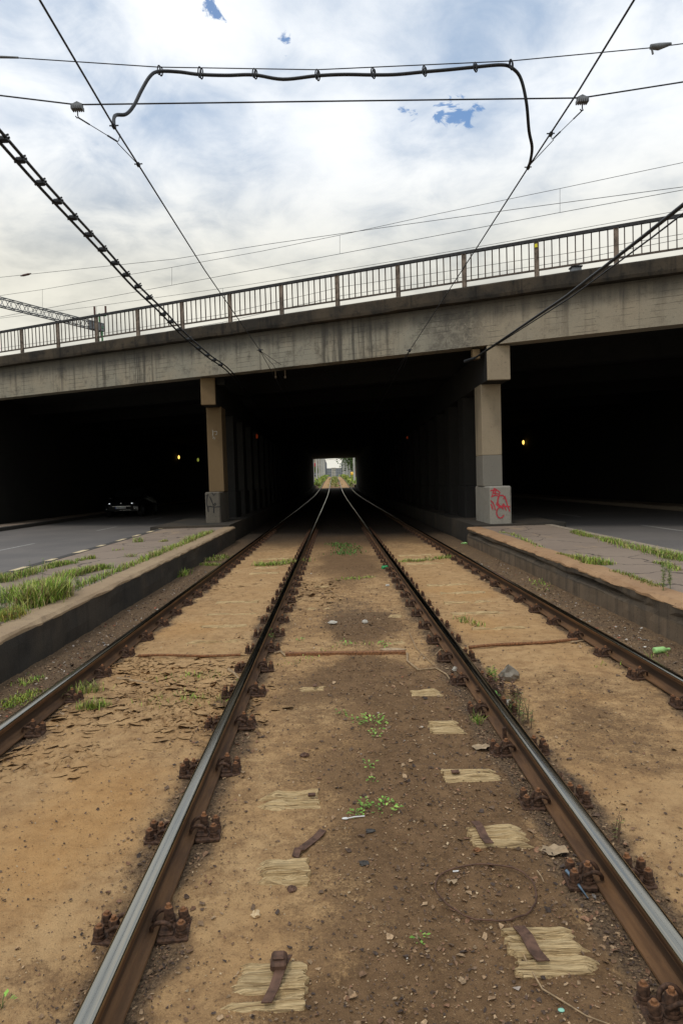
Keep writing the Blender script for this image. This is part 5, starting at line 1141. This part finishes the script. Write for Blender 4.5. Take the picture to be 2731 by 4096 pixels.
def tree(p, h, cr_, n, cols, seed, label, leaf=.35, trunk_r=.18, low=.3):
    rg = np.random.default_rng(seed); e = empty('tree', p, label, 'tree', 'trees beyond the underpass')
    mb = MB().tube([(0,0,-.2),(.1,0,h*.35),(0,.1,h*.8)], [trunk_r, trunk_r*.8, trunk_r*.3], 8)
    cl = []
    for k in range(14):
        a = rg.uniform(0, 6.28); q = np.array([cr_*.7*math.cos(a)*rg.uniform(.3,1), cr_*.7*math.sin(a)*rg.uniform(.3,1), h*rg.uniform(low+.1, .95)]); cl.append(q); mb.tube([(0,0,q[2]*.6), tuple(q)], [trunk_r*.35, trunk_r*.1], 5)
    mb.build('trunk', M['stembrown'], e); cl = np.array(cl)
    c = cl[rg.integers(0, len(cl), n)] + rg.normal(0, cr_*.24, (n, 3)); d = rg.normal(0, 1, (n, 3)); d /= np.linalg.norm(d, axis=1)[:, None]; s = np.cross(d, rg.normal(0, 1, (n, 3))); s /= np.linalg.norm(s, axis=1)[:, None]; L = leaf*rg.uniform(.5, 1.2, n)
    V = np.stack([c, c + d*(L*.5)[:, None] + s*(L*.35)[:, None], c + d*L[:, None], c + d*(L*.5)[:, None] - s*(L*.35)[:, None]], 1).reshape(-1, 3)
    col = np.repeat(np.array(cols)[rg.integers(0, len(cols), n)]*rg.uniform(.7, 1.3, (n, 1)), 4, 0)
    npmesh('crown', V, np.arange(4*n).reshape(-1, 4), M['leaf'], e, col)
DG = [(.05,.09,.025),(.07,.12,.03)]; YG = [(.12,.18,.04),(.20,.26,.06),(.09,.14,.035)]
tree((5.1, 165, float(zt(165))+.2), 9.5, 5.0, 2600, DG, 1, 'dark leafy tree overhanging the tracks beyond the underpass', .55, .2, .25)
tree((10.0, 300, float(zt(300))), 13, 4.2, 3000, YG, 2, 'bright green tree on the right beyond the underpass', .6)
tree((10.2, 345, float(zt(345))), 15, 4.6, 3000, YG + DG, 3, 'tall green tree farther on the right beyond the underpass', .7)
tree((10.4, 400, float(zt(400))), 16, 5, 2500, DG + YG, 4, 'dark green tree farthest on the right beyond the underpass', .8)
tree((-9.4, 300, float(zt(300))), 4.6, 2.0, 1500, YG, 5, 'low green tree by the red banner beyond the underpass', .5)
tree((-9.6, 350, float(zt(350))), 5.2, 2.2, 1500, DG + YG, 6, 'rounded green tree farther on the left beyond the underpass', .6)
def facade(name, wall, win, sx, sz):
    t = NT(name); b = t.n('TexBrick', offset=0.0); b.inputs['Color1'].default_value = win; b.inputs['Color2'].default_value = tuple(x*.8 for x in win[:3])+(1,); b.inputs['Mortar'].default_value = wall
    b.inputs['Scale'].default_value = 1; b.inputs['Mortar Size'].default_value = .55; b.inputs['Brick Width'].default_value = sx; b.inputs['Row Height'].default_value = sz; b.inputs['Mortar Smooth'].default_value = 0
    mp = t.n('Mapping'); tc = t.n('TexCoord'); cx = t.n('CombineXYZ'); sp_ = t.n('SeparateXYZ'); t.t.links.new(tc.outputs['Object'], sp_.inputs[0])
    ad = t.math('ADD', sp_.outputs[0], sp_.outputs[1]); t.t.links.new(ad, cx.inputs[0]); t.t.links.new(sp_.outputs[2], cx.inputs[1]); t.t.links.new(cx.outputs[0], b.inputs['Vector'])
    return t.out(b.outputs['Color'], .8)
def building(x0, x1, y0, y1, h, mat, label, name='building'):
    z = float(zt(min(y0, 330))) - .3; e = empty(name, ((x0+x1)/2, y0, z), label, 'building'); cx = (x0+x1)/2
    MB().box((x0-cx, 0, 0), (x1-cx, y1-y0, h)).build('wall', mat, e); MB().box((x0-cx-.3, -.3, h), (x1-cx+.3, y1-y0+.3, h+.5)).build('roof', M['kerb'], e); return e
fb = facade('beige_facade', (.44,.36,.25,1), (.13,.12,.11,1), 3.2, 3.0); fw = facade('white_facade', (.55,.52,.44,1), (.18,.18,.18,1), 3.0, 3.1); fg = facade('grey_facade', (.30,.32,.33,1), (.14,.15,.17,1), 3.5, 3.2)
b1 = building(-30, -9.9, 390, 425, 22, fb, 'beige block with a red banner beyond the underpass')
mb = MB().box((8.5, -.12, 5.3),(9.85,-.02,9.0)); mb.build('banner', simple('red_banner', (.45,.03,.06,1), .6), b1)
building(-30, -10.4, 445, 500, 24, fw, 'white building second in the left street row'); building(-30, -10.8, 515, 580, 24, fb, 'cream building third in the left street row'); building(-30, -11.0, 600, 690, 26, fg, 'grey building fourth in the left street row')
building(-30, -11.0, 705, 820, 27, fw, 'white building fifth in the left street row'); building(-30, -11.2, 840, 1100, 27, fg, 'long grey building last in the left street row')
building(14, 30, 460, 520, 17, fw, 'pale building behind the trees on the right'); building(12.5, 30, 540, 640, 22, fg, 'grey building second in the right street row'); building(11.5, 30, 660, 1100, 26, fg, 'long grey building last in the right street row')
building(-4.5, 3.2, 1300, 1330, 25, fw, 'white distant block closing the street'); building(-40, 40, 1360, 1390, 25.5, fg, 'long grey far building behind the white block')
for k, y in enumerate((140, 175, 215, 260)):
    o = MB().tube([(-3.9, y, float(zt(y))+6.9), (0, y, float(zt(y))+6.4), (3.75, y, float(zt(y))+6.9)], .03, 5).build('span_wire', M['wire']); tag(o, '%s cross wire over the tracks seen beyond the underpass' % ORD[k], 'overhead wire')

# ================================================================== LIGHT, SKY, CAMERA
sun_el, sun_az = math.radians(60), math.radians(215)            # azimuth clockwise from +Y: behind and to the left
sd = Vector((math.sin(sun_az)*math.cos(sun_el), math.cos(sun_az)*math.cos(sun_el), math.sin(sun_el)))
su = bpy.data.lights.new('sun', 'SUN'); su.energy = 1.1; su.angle = math.radians(14); su.color = (1, .93, .82)
so = bpy.data.objects.new('sun', su); so.rotation_euler = sd.to_track_quat('Z', 'Y').to_euler(); so.location = (-20, -20, 40); COL.objects.link(so)
W = bpy.data.worlds.new('World'); SC.world = W; W.use_nodes = True; nt = W.node_tree; nt.nodes.clear()
class WN(NT):
    def __init__(s, t): s.t = t
HOLES = [((-.131,.822,.554),.026,.60),((-.123,.826,.549),.026,.60),((-.113,.831,.544),.022,.55),((-.040,.849,.526),.026,.72),((-.024,.853,.521),.024,.66),((.182,.871,.458),.032,.5),((.165,.872,.460),.034,.55),((.146,.875,.462),.028,.5),((.106,.878,.467),.024,.62),((-.172,.821,.544),.014,.45)]
w = WN(nt)
out = w.n('OutputWorld'); sky = w.n('TexSky', sky_type='NISHITA', sun_disc=False); sky.sun_elevation = sun_el; sky.sun_rotation = sun_az; sky.ozone_density = 8.0; sky.air_density = 1.4; sky.dust_density = 0.0
bg1 = w.n('Background', Strength=.15); w.t.links.new(sky.outputs[0], bg1.inputs['Color'])
tc = w.n('TexCoord'); dirv = tc.outputs['Generated']; sp_ = w.n('SeparateXYZ'); w.t.links.new(dirv, sp_.inputs[0]); zz = sp_.outputs[2]
den = w.math('ADD', w.math('MAXIMUM', zz, 0.0), .22); cx = w.n('CombineXYZ'); w.t.links.new(w.math('DIVIDE', sp_.outputs[0], den), cx.inputs[0]); w.t.links.new(w.math('DIVIDE', sp_.outputs[1], den), cx.inputs[1]); pv = cx.outputs[0]
n1 = w.noise(pv, 1.9, 9, .56, .35); n2 = w.noise(pv, 5.5, 8, .6, .5); n3 = w.noise(pv, .8, 3, .5)
def spot(d, rad, soft, warp=.0):
    vm = w.n('VectorMath', operation='DOT_PRODUCT'); w.t.links.new(dirv, vm.inputs[0]); vm.inputs[1].default_value = tuple(Vector(d).normalized())
    ang = w.math('ARCCOSINE', w.math('MINIMUM', vm.outputs['Value'], .99999))
    if warp: ang = w.math('ADD', ang, w.math('MULTIPLY', w.math('SUBTRACT', n2, .5), warp))
    return w.ramp(ang, rad*soft, rad, 1, 0)
br_ = w.math('ADD', w.math('MULTIPLY', n1, .66), w.math('MULTIPLY', n2, .34))
shade = w.math('ADD', .52, w.math('MULTIPLY', w.math('SUBTRACT', br_, .48), 5.8))                                   # 0 grey underside, 1 bright
for (d, r, k) in [((-.227,.88,.417),.17,-.34),((-.338,.808,.483),.16,-.22),((.137,.833,.537),.20,-.30),((.077,.921,.383),.10,-.16),((.277,.877,.392),.15,.28),((-.150,.835,.528),.11,.35),((-.057,.929,.367),.10,.15),((.04,.86,.50),.12,.3),((.02,.90,.43),.10,.25),((-.30,.90,.30),.14,-.18),((.30,.84,.47),.12,.15)]:
    shade = w.math('ADD', shade, w.math('MULTIPLY', spot(d, r, .05, .12), k))
shade = w.ramp(shade, -.45, 1.25)
hi = w.mix(shade, (.38,.50,.68,1), (1.0,1.03,1.06,1)); low = w.mix(shade, (.56,.555,.50,1), (.86,.835,.73,1))
cc = w.mix(w.ramp(zz, .24, .46), low, hi)
bg2 = w.n('Background', Strength=1.02); w.t.links.new(cc, bg2.inputs['Color'])
n4 = w.noise(pv, 17.0, 8, .62, .6); hole = None
for (d, r, k) in HOLES:
    s_ = w.math('MULTIPLY', spot(d, r, .0, .02), k); hole = s_ if hole is None else w.math('MAXIMUM', hole, s_)
hole = w.math('MULTIPLY', w.ramp(w.math('ADD', hole, w.math('MULTIPLY', w.math('SUBTRACT', n4, .5), 2.6)), .42, .62), w.ramp(hole, .0, .3))
mixn = w.n('MixShader'); w.t.links.new(w.math('MULTIPLY', hole, .92), mixn.inputs[0]); w.t.links.new(bg2.outputs[0], mixn.inputs[1]); w.t.links.new(bg1.outputs[0], mixn.inputs[2]); w.t.links.new(mixn.outputs[0], out.inputs['Surface'])

cam = bpy.data.cameras.new('camera'); co = bpy.data.objects.new('camera', cam); COL.objects.link(co)
mw = Matrix(((RT[0], UP[0], -FW[0], CAM[0]), (RT[1], UP[1], -FW[1], CAM[1]), (RT[2], UP[2], -FW[2], CAM[2]), (0, 0, 0, 1)))
co.matrix_world = mw; cam.sensor_fit = 'VERTICAL'; cam.sensor_height = 36; cam.sensor_width = 24; cam.lens = 24.0; cam.clip_start = .05; cam.clip_end = 6000
SC.camera = co
SC.view_settings.view_transform = 'Standard'; SC.view_settings.look = 'None'; SC.view_settings.gamma = 1; SC.view_settings.exposure = 0
SC.cycles.max_bounces = 8; SC.cycles.diffuse_bounces = 4; SC.cycles.sample_clamp_indirect = 6
